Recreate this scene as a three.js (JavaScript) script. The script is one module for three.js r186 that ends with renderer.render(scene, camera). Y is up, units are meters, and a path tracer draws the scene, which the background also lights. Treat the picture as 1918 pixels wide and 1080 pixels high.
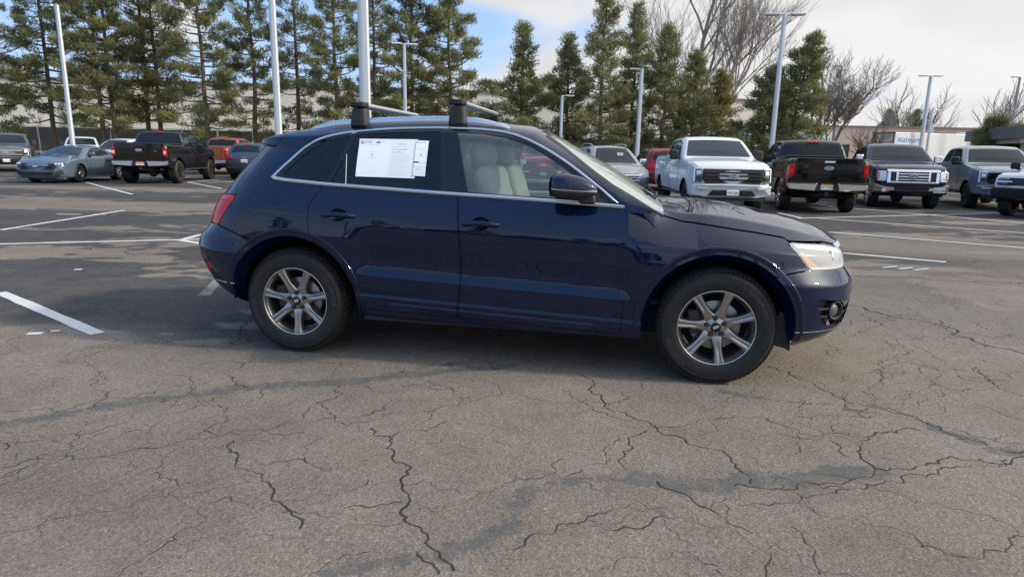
import * as THREE from 'three';
import { mergeGeometries } from 'three/addons/utils/BufferGeometryUtils.js';
import { FontLoader } from 'three/addons/loaders/FontLoader.js';
import { RoundedBoxGeometry } from 'three/addons/geometries/RoundedBoxGeometry.js';

// ---------------------------------------------------------------- camera, sky, sun, exposure
const scene = new THREE.Scene();
const camera = new THREE.PerspectiveCamera(48.303, 1918 / 1080, 0.05, 1200);
camera.rotation.order = 'XYZ';
camera.position.set(0, 1.386, 0);
camera.rotation.set(-0.2054, 0, 0.02036);
const renderer = new THREE.WebGLRenderer({ antialias: true });
renderer.setSize(1024, 576);
renderer.toneMapping = THREE.LinearToneMapping;
renderer.toneMappingExposure = 1.15;
renderer.shadowMap.enabled = true;

const YAW = -0.1743;                                 // the parked SUV's heading; the sun stands ahead of its nose
const SUN_EL = 32 * Math.PI / 180;
const sunDir = new THREE.Vector3(Math.cos(YAW + 0.02) * Math.cos(SUN_EL), Math.sin(SUN_EL), -Math.sin(YAW + 0.02) * Math.cos(SUN_EL)).normalize();
const sun = new THREE.DirectionalLight(new THREE.Color(1.0, 0.91, 0.78), 2.8);
sun.position.copy(sunDir).multiplyScalar(80);
sun.castShadow = true;
sun.shadow.radius = 6;
sun.shadow.mapSize.set(4096, 4096);
Object.assign(sun.shadow.camera, { left: -60, right: 60, top: 60, bottom: -60, near: 1, far: 220 });
scene.add(sun, sun.target);

// ---------------------------------------------------------------- random numbers and noise
function rng(seed) { let a = seed >>> 0; return () => { a = (a + 0x6D2B79F5) | 0; let t = Math.imul(a ^ (a >>> 15), 1 | a); t = (t + Math.imul(t ^ (t >>> 7), 61 | t)) ^ t; return ((t ^ (t >>> 14)) >>> 0) / 4294967296; }; }
function hash2(x, y, s = 0) { let h = Math.imul(x | 0, 374761393) + Math.imul(y | 0, 668265263) + Math.imul(s | 0, 974634777); h = Math.imul(h ^ (h >>> 13), 1274126177); return ((h ^ (h >>> 16)) >>> 0) / 4294967296; }
function vnoise(x, y, s = 0) { const xi = Math.floor(x), yi = Math.floor(y), fx = x - xi, fy = y - yi, u = fx * fx * (3 - 2 * fx), v = fy * fy * (3 - 2 * fy); const a = hash2(xi, yi, s), b = hash2(xi + 1, yi, s), c = hash2(xi, yi + 1, s), d = hash2(xi + 1, yi + 1, s); return a + (b - a) * u + (c - a) * v + (a - b - c + d) * u * v; }
function fbm(x, y, o = 4, s = 0) { let r = 0, a = 0.5, n = 0; for (let k = 0; k < o; k++) { r += a * vnoise(x, y, s + k * 17); n += a; a *= 0.5; x = x * 2.03 + 11.3; y = y * 2.03 + 7.7; } return r / n; }
const clamp = (x, a = 0, b = 1) => Math.min(b, Math.max(a, x));
const lerp = (a, b, t) => a + (b - a) * t;
const sstep = (a, b, x) => { const t = clamp((x - a) / (b - a)); return t * t * (3 - 2 * t); };
const R = d => d * Math.PI / 180;

// ---------------------------------------------------------------- sky: thin broken cloud, blue to one side, milky towards the sun
{
  const W = 1024, H = 512, d = new Float32Array(W * H * 4);
  const sunAz = Math.atan2(sunDir.z, sunDir.x);
  for (let j = 0; j < H; j++) for (let i = 0; i < W; i++) {
    const el = ((j + 0.5) / H - 0.5) * Math.PI, az = ((i + 0.5) / W - 0.5) * 2 * Math.PI;
    const y = Math.sin(el), cx = Math.cos(el) * Math.cos(az), cz = Math.cos(el) * Math.sin(az);
    const yy = Math.max(y, 0.0);
    const toSun = cx * sunDir.x + y * sunDir.y + cz * sunDir.z;
    // clear air
    const hz = Math.exp(-yy * 5.5);
    let r = lerp(0.21, 0.66, hz), g = lerp(0.46, 0.80, hz), b = lerp(0.90, 0.98, hz);
    // cloud sheet at one height, seen in perspective
    const k = 1 / (yy + 0.13), px = cx * k, pz = cz * k;
    const warp = fbm(px * 0.9 + 3, pz * 0.9 + 8, 3, 5) * 1.3;
    const n = fbm(px * 1.15 + warp, pz * 0.75 + warp * 0.6, 6, 21);
    const side = 0.5 + 0.5 * Math.cos(az - sunAz + 0.22);           // the cloud bank lies to the front right, blue opens up away from it
    const cover = lerp(-0.15, 0.42, sstep(0.30, 0.70, side));
    let c = sstep(0.50, 0.66, n + cover * 0.62 + 0.06 * hz);
    const streak = fbm(px * 0.5 + 40, pz * 2.1 + warp * 2 + 3, 5, 77);
    const glow = Math.pow(clamp(toSun * 0.5 + 0.5), 3.0);
    const tone = lerp(0.80, 1.06, streak) * lerp(0.88, 1.04, glow);
    let cr = 0.86 * tone, cg = 0.865 * tone, cb = 0.885 * tone;
    const off = Math.acos(clamp(toSun, -1, 1)), halo = 5.0 * Math.exp(-Math.pow(off / 0.26, 2)) + 1.0 * Math.exp(-Math.pow(off / 0.55, 2));   // bright veil of thin cloud round the sun
    cr += halo; cg += halo * 0.97; cb += halo * 0.9; cr += glow * 0.05 * hz; cb -= glow * 0.07 * hz;
    r = lerp(r, cr, c); g = lerp(g, cg, c); b = lerp(b, cb, c);
    if (y < 0) { const t = sstep(0, -0.12, y); r = lerp(r, 0.20, t); g = lerp(g, 0.19, t); b = lerp(b, 0.18, t); }
    const o = (j * W + i) * 4; d[o] = r; d[o + 1] = g; d[o + 2] = b; d[o + 3] = 1;
  }
  const t = new THREE.DataTexture(d, W, H, THREE.RGBAFormat, THREE.FloatType);
  t.mapping = THREE.EquirectangularReflectionMapping; t.magFilter = t.minFilter = THREE.LinearFilter; t.needsUpdate = true;
  scene.background = t; scene.environment = t; scene.backgroundIntensity = 1; scene.environmentIntensity = 1;
}

// ---------------------------------------------------------------- naming and scene helpers
const taken = {};
function numbered(n) { const k = taken[n] = (taken[n] ?? -1) + 1; return k ? n + '_' + String(k).padStart(3, '0') : n; }
function shade(o) { o.traverse(m => { if (m.isMesh) { m.castShadow = true; m.receiveShadow = true; } }); return o; }
function thing(name, label, category, group) { const o = new THREE.Group(); o.name = numbered(name); o.userData = { label, category }; if (group) o.userData.group = group; scene.add(o); return o; }
function part(name, geo, mat, parent, label) { const m = new THREE.Mesh(geo, mat); m.name = name; m.castShadow = m.receiveShadow = true; parent.add(m); if (label) m.userData.label = label; return m; }
function structure(name, geo, mat) { const m = new THREE.Mesh(geo, mat); m.name = numbered(name); m.castShadow = m.receiveShadow = true; m.userData = { kind: 'structure' }; scene.add(m); return m; }
function single(name, geo, mat, label, category, group) { const m = new THREE.Mesh(geo, mat); m.name = numbered(name); m.castShadow = m.receiveShadow = true; m.userData = { label, category }; if (group) m.userData.group = group; scene.add(m); return m; }
function dup(root, label) { const r = root.clone(); r.name = numbered(root.name.replace(/_\d{3}$/, '')); r.userData = { ...root.userData }; if (label) r.userData.label = label; scene.add(r); return r; }

// ---------------------------------------------------------------- geometry helpers
function clean(g) { g = g.index ? g.toNonIndexed() : g; for (const k of Object.keys(g.attributes)) if (!['position', 'normal', 'uv'].includes(k)) g.deleteAttribute(k); if (!g.attributes.normal) g.computeVertexNormals(); if (!g.attributes.uv) g.setAttribute('uv', new THREE.BufferAttribute(new Float32Array(g.attributes.position.count * 2), 2)); g.morphAttributes = {}; return g; }
const join = l => mergeGeometries(l.map(clean));
const _m = new THREE.Matrix4(), _e = new THREE.Euler();
function at(g, x, y, z, rx = 0, ry = 0, rz = 0, s) { _m.makeRotationFromEuler(_e.set(rx, ry, rz, 'YXZ')); if (s) _m.scale(new THREE.Vector3(...[].concat(s, s, s).slice(0, 3))); _m.setPosition(x, y, z); return g.applyMatrix4(_m); }
const box = (w, h, d, x = 0, y = 0, z = 0, rx = 0, ry = 0, rz = 0) => at(new THREE.BoxGeometry(w, h, d), x, y, z, rx, ry, rz);
const rbox = (w, h, d, r, x = 0, y = 0, z = 0, rx = 0, ry = 0, rz = 0, seg = 2) => at(new RoundedBoxGeometry(w, h, d, seg, Math.min(r, w / 2.01, h / 2.01, d / 2.01)), x, y, z, rx, ry, rz);
const cyl = (r0, r1, h, n = 16, x = 0, y = 0, z = 0, rx = 0, ry = 0, rz = 0, open = false) => at(new THREE.CylinderGeometry(r1, r0, h, n, 1, open), x, y, z, rx, ry, rz);
const V3 = (x, y, z) => new THREE.Vector3(x, y, z);
function tube(pts, r, seg = 24, rad = 8) { return new THREE.TubeGeometry(new THREE.CatmullRomCurve3(pts.map(p => V3(...p))), seg, r, rad); }
function bar(a, b, r0, r1 = r0, n = 6) { const A = V3(...a), B = V3(...b), d = B.clone().sub(A), L = d.length(); const g = new THREE.CylinderGeometry(r1, r0, L, n, 1, n < 4); g.translate(0, L / 2, 0); g.applyQuaternion(new THREE.Quaternion().setFromUnitVectors(V3(0, 1, 0), d.normalize())); g.translate(A.x, A.y, A.z); return g; }
function mirrorZ(g) { g = clean(g).clone(); const p = g.attributes.position, n = g.attributes.normal; for (let i = 0; i < p.count; i++) { p.setZ(i, -p.getZ(i)); n.setZ(i, -n.getZ(i)); } const sw = (a, k) => { for (let i = 0; i < a.count; i += 3) for (let c = 0; c < k; c++) { const t = a.array[(i + 1) * k + c]; a.array[(i + 1) * k + c] = a.array[(i + 2) * k + c]; a.array[(i + 2) * k + c] = t; } }; sw(p, 3); sw(n, 3); sw(g.attributes.uv, 2); return g; }
const both = g => join([g, mirrorZ(g)]);
function offset(g, d) { g = clean(g).clone(); const p = g.attributes.position, n = g.attributes.normal; for (let i = 0; i < p.count; i++) p.setXYZ(i, p.getX(i) + n.getX(i) * d, p.getY(i) + n.getY(i) * d, p.getZ(i) + n.getZ(i) * d); return g; }
// a sheet of rows x cols points with smooth normals, kept as arrays so that panels can be cut out of it
function sheet(rows, cols, fn) {
  const P = new Float32Array(rows * cols * 3), I = [];
  for (let i = 0; i < rows; i++) for (let j = 0; j < cols; j++) P.set(fn(i, j), (i * cols + j) * 3);
  for (let i = 0; i < rows - 1; i++) for (let j = 0; j < cols - 1; j++) { const a = i * cols + j; I.push(a, a + 1, a + cols, a + 1, a + cols + 1, a + cols); }
  const g = new THREE.BufferGeometry(); g.setAttribute('position', new THREE.BufferAttribute(P, 3)); g.setIndex(I); g.computeVertexNormals();
  return { P, N: g.attributes.normal.array, I };
}
function cut(s, field, shift = 0) {                    // the part of a sheet where field(x, y, z) < 0
  const { P, N, I } = s, n = P.length / 3, F = new Float32Array(n), p = [], q = [];
  for (let i = 0; i < n; i++) F[i] = field(P[i * 3], P[i * 3 + 1], P[i * 3 + 2]);
  const put = v => { const l = Math.hypot(v[3], v[4], v[5]) || 1; p.push(v[0] + v[3] / l * shift, v[1] + v[4] / l * shift, v[2] + v[5] / l * shift); q.push(v[3] / l, v[4] / l, v[5] / l); };
  const get = i => [P[i * 3], P[i * 3 + 1], P[i * 3 + 2], N[i * 3], N[i * 3 + 1], N[i * 3 + 2], F[i]];
  for (let t = 0; t < I.length; t += 3) {
    const a = I[t], b = I[t + 1], c = I[t + 2];
    if (F[a] >= 0 && F[b] >= 0 && F[c] >= 0) continue;
    const T = [get(a), get(b), get(c)];
    if (F[a] < 0 && F[b] < 0 && F[c] < 0) { T.forEach(put); continue; }
    const o = [];
    for (let k = 0; k < 3; k++) { const A = T[k], B = T[(k + 1) % 3]; if (A[6] < 0) o.push(A); if ((A[6] < 0) !== (B[6] < 0)) { const u = A[6] / (A[6] - B[6]); o.push(A.map((v, m) => v + (B[m] - v) * u)); } }
    for (let k = 1; k < o.length - 1; k++) { put(o[0]); put(o[k]); put(o[k + 1]); }
  }
  const g = new THREE.BufferGeometry();
  g.setAttribute('position', new THREE.Float32BufferAttribute(p, 3)); g.setAttribute('normal', new THREE.Float32BufferAttribute(q, 3));
  return clean(g);
}
function poly(pts) {                                   // signed distance to a closed outline, negative inside
  const n = pts.length;
  return (x, y) => { let d = 1e9, s = 1; for (let i = 0, j = n - 1; i < n; j = i++) { const ax = pts[i][0], ay = pts[i][1], ex = pts[j][0] - ax, ey = pts[j][1] - ay, wx = x - ax, wy = y - ay, h = clamp((wx * ex + wy * ey) / (ex * ex + ey * ey || 1)), bx = wx - ex * h, by = wy - ey * h; d = Math.min(d, bx * bx + by * by); const c1 = y >= ay, c2 = y < pts[j][1], c3 = ex * wy > ey * wx; if ((c1 && c2 && c3) || (!c1 && !c2 && !c3)) s = -s; } return s * Math.sqrt(d); };
}
function smoothPts(pts, closed, n = 6) { const c = new THREE.CatmullRomCurve3(pts.map(p => V3(p[0], p[1], 0)), closed, 'centripetal'); return c.getPoints(pts.length * n).map(p => [p.x, p.y]); }
function curve(xs, ys) {                               // monotone cubic through the given values
  const n = xs.length, m = new Array(n).fill(0), dl = [];
  for (let i = 0; i < n - 1; i++) dl.push((ys[i + 1] - ys[i]) / (xs[i + 1] - xs[i]));
  m[0] = dl[0]; m[n - 1] = dl[n - 2];
  for (let i = 1; i < n - 1; i++) m[i] = dl[i - 1] * dl[i] <= 0 ? 0 : 2 * dl[i - 1] * dl[i] / (dl[i - 1] + dl[i]);
  return x => { if (x <= xs[0]) return ys[0]; if (x >= xs[n - 1]) return ys[n - 1]; let i = 0; while (x > xs[i + 1]) i++; const h = xs[i + 1] - xs[i], t = (x - xs[i]) / h, t2 = t * t, t3 = t2 * t; return (2 * t3 - 3 * t2 + 1) * ys[i] + (t3 - 2 * t2 + t) * h * m[i] + (-2 * t3 + 3 * t2) * ys[i + 1] + (t3 - t2) * h * m[i + 1]; };
}
const lin = (xs, ys) => x => { if (x <= xs[0]) return ys[0]; for (let i = 0; i < xs.length - 1; i++) if (x <= xs[i + 1]) return lerp(ys[i], ys[i + 1], (x - xs[i]) / (xs[i + 1] - xs[i])); return ys[ys.length - 1]; };
function dataTex(w, h, fn, srgb = true, rep = true) { const d = new Uint8Array(w * h * 4); for (let j = 0; j < h; j++) for (let i = 0; i < w; i++) { const c = fn(i, j), o = (j * w + i) * 4; d[o] = clamp(c[0], 0, 255); d[o + 1] = clamp(c[1], 0, 255); d[o + 2] = clamp(c[2], 0, 255); d[o + 3] = 255; } const t = new THREE.DataTexture(d, w, h, THREE.RGBAFormat); t.magFilter = THREE.LinearFilter; t.minFilter = THREE.LinearFilter; if (srgb) t.colorSpace = THREE.SRGBColorSpace; t.wrapS = t.wrapT = rep ? THREE.RepeatWrapping : THREE.ClampToEdgeWrapping; t.needsUpdate = true; return t; }
function canvasTex(w, h, draw) { const c = document.createElement('canvas'); c.width = w; c.height = h; const x = c.getContext('2d'); draw(x, w, h); const t = new THREE.CanvasTexture(c); t.colorSpace = THREE.SRGBColorSpace; t.magFilter = THREE.LinearFilter; return t; }
const rgb = (r, g, b) => new THREE.Color().setRGB(r, g, b);
const std = (r, g, b, rough = 0.6, metal = 0, extra = {}) => new THREE.MeshStandardMaterial({ color: rgb(r, g, b), roughness: rough, metalness: metal, side: THREE.DoubleSide, ...extra });
const phys = (r, g, b, rough, metal, extra = {}) => new THREE.MeshPhysicalMaterial({ color: rgb(r, g, b), roughness: rough, metalness: metal, side: THREE.DoubleSide, ...extra });
// a flat printed plate, uv 0..1, facing +z
function plateGeo(w, h) { return new THREE.PlaneGeometry(w, h); }
// ---------------------------------------------------------------- ground
const CRACKS = [
  [3,[[-1.34,-2.90],[-1.26,-2.76],[-1.23,-2.66],[-1.14,-2.60],[-1.07,-2.57],[-1.03,-2.51],[-0.97,-2.43],[-0.90,-2.33],[-0.84,-2.26],[-0.78,-2.17]]],
  [1,[[-1.85,-2.10],[-1.77,-2.13],[-1.73,-2.20],[-1.55,-2.26],[-1.45,-2.36],[-1.31,-2.40],[-1.18,-2.46],[-1.04,-2.51]]],
  [2,[[-0.88,-2.28],[-0.80,-2.27],[-0.70,-2.25],[-0.65,-2.32],[-0.59,-2.34],[-0.48,-2.35],[-0.43,-2.37]]],
  [3,[[-0.71,-3.07],[-0.58,-2.96],[-0.59,-2.85],[-0.49,-2.71],[-0.44,-2.60],[-0.45,-2.50],[-0.41,-2.41],[-0.42,-2.32],[-0.36,-2.21],[-0.30,-2.10],[-0.24,-2.04],[-0.18,-1.94]]],
  [2,[[-2.23,-2.59],[-2.14,-2.67],[-2.04,-2.71],[-1.90,-2.70],[-1.80,-2.75],[-1.69,-2.80],[-1.61,-2.86],[-1.50,-2.92],[-1.35,-3.01],[-1.22,-3.01],[-1.03,-3.01]]],
  [1,[[-2.04,-2.73],[-2.09,-2.83],[-2.14,-2.98],[-2.11,-3.12],[-2.17,-3.22]]],
  [2,[[-1.80,-4.22],[-1.76,-3.95],[-1.70,-3.72],[-1.56,-3.62]]],
  [3,[[-2.15,-5.05],[-2.07,-4.74],[-2.00,-4.46]]],
  [2,[[-1.24,-4.26],[-1.14,-3.98],[-1.12,-3.83]]],
  [2,[[-1.04,-3.69],[-1.06,-3.43],[-1.10,-3.28],[-1.14,-3.10]]],
  [2,[[-1.05,-3.39],[-0.97,-3.25],[-0.87,-3.13],[-0.83,-3.08]]],
  [1,[[-0.84,-3.11],[-0.72,-3.19],[-0.56,-3.29],[-0.42,-3.31],[-0.24,-3.46],[-0.06,-3.57],[-0.07,-3.70],[-0.22,-3.89]]],
  [1,[[-0.58,-2.98],[-0.55,-3.06],[-0.40,-3.10],[-0.22,-3.19],[-0.08,-3.13],[0.01,-3.09]]],
  [1,[[-2.59,-3.84],[-2.44,-3.61],[-2.27,-3.41]]],
  [2,[[-0.32,-2.04],[-0.23,-1.92]]],
  [1,[[-2.15,-2.50],[-2.14,-2.57],[-2.04,-2.71]]],
  [3,[[0.45,-3.95],[0.47,-3.69],[0.54,-3.52],[0.60,-3.37],[0.68,-3.26],[0.77,-3.13],[0.88,-3.03],[0.98,-2.92],[1.05,-2.84],[1.04,-2.73],[1.06,-2.58]]],
  [2,[[0.77,-3.14],[0.92,-3.18],[1.12,-3.28],[1.28,-3.33],[1.33,-3.31],[1.45,-3.23],[1.63,-3.10],[1.64,-2.95],[1.63,-2.86]]],
  [2,[[0.71,-3.11],[0.60,-2.99],[0.55,-2.87],[0.53,-2.68]]],
  [1,[[0.56,-3.05],[0.52,-2.96],[0.46,-2.84],[0.45,-2.73],[0.25,-2.61]]],
  [3,[[1.77,-4.22],[1.88,-3.96],[1.93,-3.77],[1.98,-3.64],[2.07,-3.52],[2.16,-3.43],[2.26,-3.32],[2.31,-3.23],[2.36,-3.10],[2.41,-2.98],[2.55,-2.96]]],
  [2,[[2.09,-3.61],[2.21,-3.43],[2.28,-3.29],[2.41,-3.17],[2.53,-3.05],[2.61,-3.04]]],
  [3,[[2.18,-3.19],[1.97,-3.15],[1.82,-3.05],[1.70,-2.92],[1.68,-2.85],[1.69,-2.74],[1.84,-2.74],[2.03,-2.81],[2.26,-2.86],[2.50,-2.90]]],
  [2,[[0.98,-2.56],[1.06,-2.55],[1.19,-2.53],[1.43,-2.60],[1.57,-2.65],[1.69,-2.73]]],
  [2,[[0.95,-2.40],[1.07,-2.40],[1.21,-2.44],[1.35,-2.50],[1.54,-2.55],[1.73,-2.61],[1.89,-2.68],[2.14,-2.78],[2.39,-2.87]]],
  [3,[[0.65,-2.58],[0.73,-2.49],[0.82,-2.36],[0.83,-2.34],[0.86,-2.29],[0.90,-2.24],[0.93,-2.20]]],
  [1,[[0.82,-2.36],[0.90,-2.44],[1.01,-2.51]]],
  [2,[[0.89,-2.40],[0.86,-2.30]]],
  [2,[[0.02,-2.06],[0.08,-2.15],[0.21,-2.24],[0.34,-2.30],[0.50,-2.39]]],
  [2,[[0.32,-2.23],[0.45,-2.23],[0.57,-2.29],[0.65,-2.29],[0.75,-2.29]]],
  [2,[[1.10,-2.25],[1.11,-2.17],[1.12,-2.12],[1.09,-2.04],[1.07,-1.96]]],
  [2,[[0.95,-2.08],[0.90,-2.00],[0.88,-1.94]]],
  [3,[[3.24,-4.29],[3.20,-4.09],[3.12,-3.91],[3.14,-3.73]]],
  [2,[[2.50,-4.21],[2.46,-4.05],[2.25,-3.84],[2.18,-3.70]]],
  [2,[[2.39,-4.88],[2.47,-4.68],[2.33,-4.50],[2.38,-4.38]]],
  [2,[[2.80,-4.99],[2.93,-4.78],[3.22,-4.98],[3.65,-5.17],[4.01,-5.24],[4.27,-5.18]]],
  [3,[[3.85,-5.62],[3.70,-5.21]]],
  [2,[[3.04,-4.82],[2.89,-4.54]]],
  [1,[[2.55,-4.72],[2.93,-4.78]]],
  [1,[[2.14,-2.65],[2.19,-2.49]]],
  [1,[[1.92,-4.18],[2.00,-4.36]]],
  [1,[[1.73,-3.63],[1.63,-3.38]]],
  [1,[[0.05,-3.60],[0.20,-3.50],[0.45,-3.52]]],
  [2,[[-5.14,-7.53],[-4.68,-7.24],[-4.40,-7.10]]],
  [3,[[-2.33,-5.51],[-2.40,-5.31],[-2.39,-5.28]]],
  [3,[[-2.17,-5.16],[-2.13,-4.89],[-2.00,-4.45]]],
  [1,[[-5.53,-8.45],[-5.44,-8.31],[-5.27,-8.21]]],
  [1,[[-8.48,-11.78],[-7.62,-11.21],[-6.89,-10.76]]],
  [2,[[3.74,-6.88],[3.99,-6.51],[4.29,-6.30],[4.99,-6.60],[5.10,-6.25]]],
  [1,[[4.44,-7.74],[5.22,-8.39],[5.71,-8.17],[7.09,-8.81]]],
  [2,[[3.86,-5.62],[3.78,-5.30],[3.94,-5.14],[4.21,-5.10]]],
  [1,[[3.05,-5.38],[2.96,-4.89],[3.00,-4.68],[3.53,-4.93]]],
  [2,[[2.73,-5.02],[3.15,-5.39],[3.68,-5.81],[3.86,-5.62]]],
  [1,[[3.00,-4.68],[2.63,-4.11],[2.32,-3.89],[2.06,-3.52]]]
];
const TAR = [
  [0.13,[[-2.57,-3.03],[-2.43,-3.12],[-2.30,-3.23],[-2.15,-3.33],[-1.91,-3.45],[-1.66,-3.56],[-1.38,-3.66],[-1.08,-3.73],[-0.77,-3.84],[-0.45,-3.97],[0.01,-4.11]]],
  [0.05,[[-0.74,-3.91],[-0.55,-4.08],[-0.27,-4.15]]],
  [0.08,[[-0.62,-1.90],[-0.50,-1.95],[-0.37,-2.00],[-0.24,-2.04],[-0.13,-2.09],[0.02,-2.21],[0.03,-2.37],[0.09,-2.48],[0.23,-2.56],[0.37,-2.60],[0.54,-2.59]]],
  [0.15,[[0.55,-2.60],[0.63,-2.59],[0.77,-2.55],[0.90,-2.57],[1.03,-2.61],[1.20,-2.61],[1.38,-2.67],[1.54,-2.70],[1.69,-2.73]]],
  [0.05,[[1.25,-3.71],[1.45,-3.63],[1.66,-3.56],[1.87,-3.51],[2.02,-3.42],[2.18,-3.41]]],
  [0.06,[[0.73,-2.49],[0.82,-2.38]]],
  [0.10,[[2.25,-3.23],[2.36,-3.10],[2.40,-2.97],[2.53,-2.93]]]
];
const LINES = [
  [[-4.88,-5.97],[-3.12,-4.66]],
  [[-8.43,-10.50],[-8.63,-14.26]],
  [[-7.58,-8.85],[-5.08,-9.78]],
  [[-5.10,-9.75],[-5.11,-11.33]],
  [[-5.10,-9.75],[-4.12,-9.08]],
  [[-5.08,-9.78],[-4.25,-10.14]],
  [[-20.80,-25.23],[-16.47,-25.11]],
  [[-16.55,-25.07],[-11.33,-19.19]],
  [[-16.67,-25.26],[-17.97,-29.87]],
  [[-16.55,-25.07],[-11.85,-27.59]],
  [[-13.49,-26.79],[-13.55,-30.99]],
  [[-13.49,-26.79],[-10.36,-22.93]],
  [[7.06,-17.22],[7.07,-15.83]],
  [[6.92,-15.69],[14.41,-18.90]],
  [[7.46,-15.80],[10.92,-13.07]],
  [[10.16,-19.65],[12.70,-15.25]],
  [[9.71,-22.27],[9.97,-20.15]],
  [[6.26,-12.73],[8.93,-10.70]],
  [[5.09,-9.82],[6.21,-9.11]],
  [[10.61,-22.31],[11.03,-20.99]]
];
function jag(pts, r, amp) {                            // a polyline roughened the way a crack runs
  let p = pts.map(q => q.slice());
  for (let k = 0; k < 4; k++) { const o = [p[0]]; for (let i = 0; i < p.length - 1; i++) { const a = p[i], b = p[i + 1], L = Math.hypot(b[0] - a[0], b[1] - a[1]); if (L > 0.035) { const s = (r() - 0.5) * amp * L; o.push([(a[0] + b[0]) / 2 - (b[1] - a[1]) / L * s, (a[1] + b[1]) / 2 + (b[0] - a[0]) / L * s]); } o.push(b); } p = o; }
  return p;
}
const crackLines = [];
{
  const r = rng(41);
  for (const [w, l] of CRACKS) { crackLines.push([[0, 0.0040, 0.0060, 0.0088][w], jag(l, r, 0.55)]); }
  // finer branches off the strong ones
  for (const [w, l] of crackLines.slice(0, 50)) if (w > 0.009) for (let k = 0; k < 4; k++) { const i = Math.floor(r() * l.length), a = r() * 7, L = 0.1 + r() * 0.35; let [x, z] = l[i]; const q = [[x, z]]; let b = a; for (let m = 0; m < 4; m++) { b += (r() - 0.5) * 1.1; x += Math.cos(b) * L / 4; z += Math.sin(b) * L / 4; q.push([x, z]); } crackLines.push([0.0042, jag(q, r, 0.6)]); }
  for (let k = 0; k < 230; k++) { let x = -4.5 + r() * 9, z = -1.9 - r() * 4.2, b = r() * 6.3; const q = [[x, z]]; const n = 2 + Math.floor(r() * 5); for (let m = 0; m < n; m++) { b += (r() - 0.5) * 1.3; const L = 0.08 + r() * 0.2; x += Math.cos(b) * L; z += Math.sin(b) * L; q.push([x, z]); } crackLines.push([0.0026 + r() * 0.0026, jag(q, r, 0.6)]); }
  // further cracks over the rest of the lot
  for (let k = 0; k < 150; k++) { let x = -30 + r() * 60, z = -7 - r() * 26, b = r() < 0.6 ? (r() - 0.5) * 0.9 : r() * 6.3; const q = [[x, z]]; const n = 3 + Math.floor(r() * 7); for (let m = 0; m < n; m++) { b += (r() - 0.5) * 1.2; const L = 0.4 + r() * 0.8; x += Math.cos(b) * L; z += Math.sin(b) * L; q.push([x, z]); } crackLines.push([0.010 + r() * 0.014, jag(q, r, 0.55)]); }
  for (let k = 0; k < 46; k++) { let x = 1.6 + r() * 5.5, z = -3.6 - r() * 5, b = r() * 6.3; const q = [[x, z]]; const n = 3 + Math.floor(r() * 4); for (let m = 0; m < n; m++) { b += (r() - 0.5) * 1.5; const L = 0.12 + r() * 0.25; x += Math.cos(b) * L; z += Math.sin(b) * L; q.push([x, z]); } crackLines.push([0.0035 + r() * 0.003, jag(q, r, 0.6)]); }
}
// how dark the old sealcoat still is at a place (0 = worn to the stone, 1 = sealed)
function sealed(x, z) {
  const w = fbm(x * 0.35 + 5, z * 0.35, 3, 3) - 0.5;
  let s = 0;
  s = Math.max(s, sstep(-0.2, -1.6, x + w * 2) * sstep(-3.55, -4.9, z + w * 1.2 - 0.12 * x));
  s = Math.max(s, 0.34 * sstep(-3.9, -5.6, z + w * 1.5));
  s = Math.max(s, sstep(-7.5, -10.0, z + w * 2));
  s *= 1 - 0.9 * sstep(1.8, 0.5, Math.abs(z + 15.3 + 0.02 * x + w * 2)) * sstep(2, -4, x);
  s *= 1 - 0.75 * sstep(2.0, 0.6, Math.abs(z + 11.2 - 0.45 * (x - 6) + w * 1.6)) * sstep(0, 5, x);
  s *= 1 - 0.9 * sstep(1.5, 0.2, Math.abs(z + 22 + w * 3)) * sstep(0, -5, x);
  const p = fbm(x * 0.55 + 31, z * 1.1 + 9, 4, 61), q = fbm(x * 3.1, z * 4.6, 4, 88);
  s *= 1 - 0.95 * sstep(0.575, 0.625, p + (q - 0.5) * 0.30);
  return clamp(s);
}
function stamp(buf, n, x0, z0, size, lines, soft) {
  const k = n / size;
  for (const [w, l] of lines) for (let i = 0; i < l.length - 1; i++) {
    const [ax, az] = l[i], [bx, bz] = l[i + 1];
    if (Math.max(ax, bx) < x0 - 0.5 || Math.min(ax, bx) > x0 + size + 0.5 || Math.max(az, bz) < z0 - 0.5 || Math.min(az, bz) > z0 + size + 0.5) continue;
    const L = Math.hypot(bx - ax, bz - az), steps = Math.max(1, Math.ceil(L * k * 1.3));
    for (let s = 0; s < steps; s++) {
      const t = s / steps, X = lerp(ax, bx, t), Z = lerp(az, bz, t), ww = w * (0.35 + 1.3 * vnoise(X * 14, Z * 14, 7)), rad = Math.max(ww * 0.5 * k, 0.55), cx = (X - x0) * k, cz = (Z - z0) * k, rr = Math.ceil(rad + 1), amp = Math.min(1, ww * k * 0.75);
      for (let j = Math.max(0, Math.floor(cz - rr)); j <= Math.min(n - 1, cz + rr); j++) for (let m = Math.max(0, Math.floor(cx - rr)); m <= Math.min(n - 1, cx + rr); m++) { const d = Math.hypot(m + 0.5 - cx, j + 0.5 - cz), v = amp * clamp((rad - d) / soft + 0.5); const o = j * n + m; if (v > buf[o]) buf[o] = v; }
    }
  }
}
function segDist(x, z, l) { let d = 1e9; for (let i = 0; i < l.length - 1; i++) { const ax = l[i][0], az = l[i][1], ex = l[i + 1][0] - ax, ez = l[i + 1][1] - az, h = clamp(((x - ax) * ex + (z - az) * ez) / (ex * ex + ez * ez)); d = Math.min(d, Math.hypot(x - ax - ex * h, z - az - ez * h)); } return d; }
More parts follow.
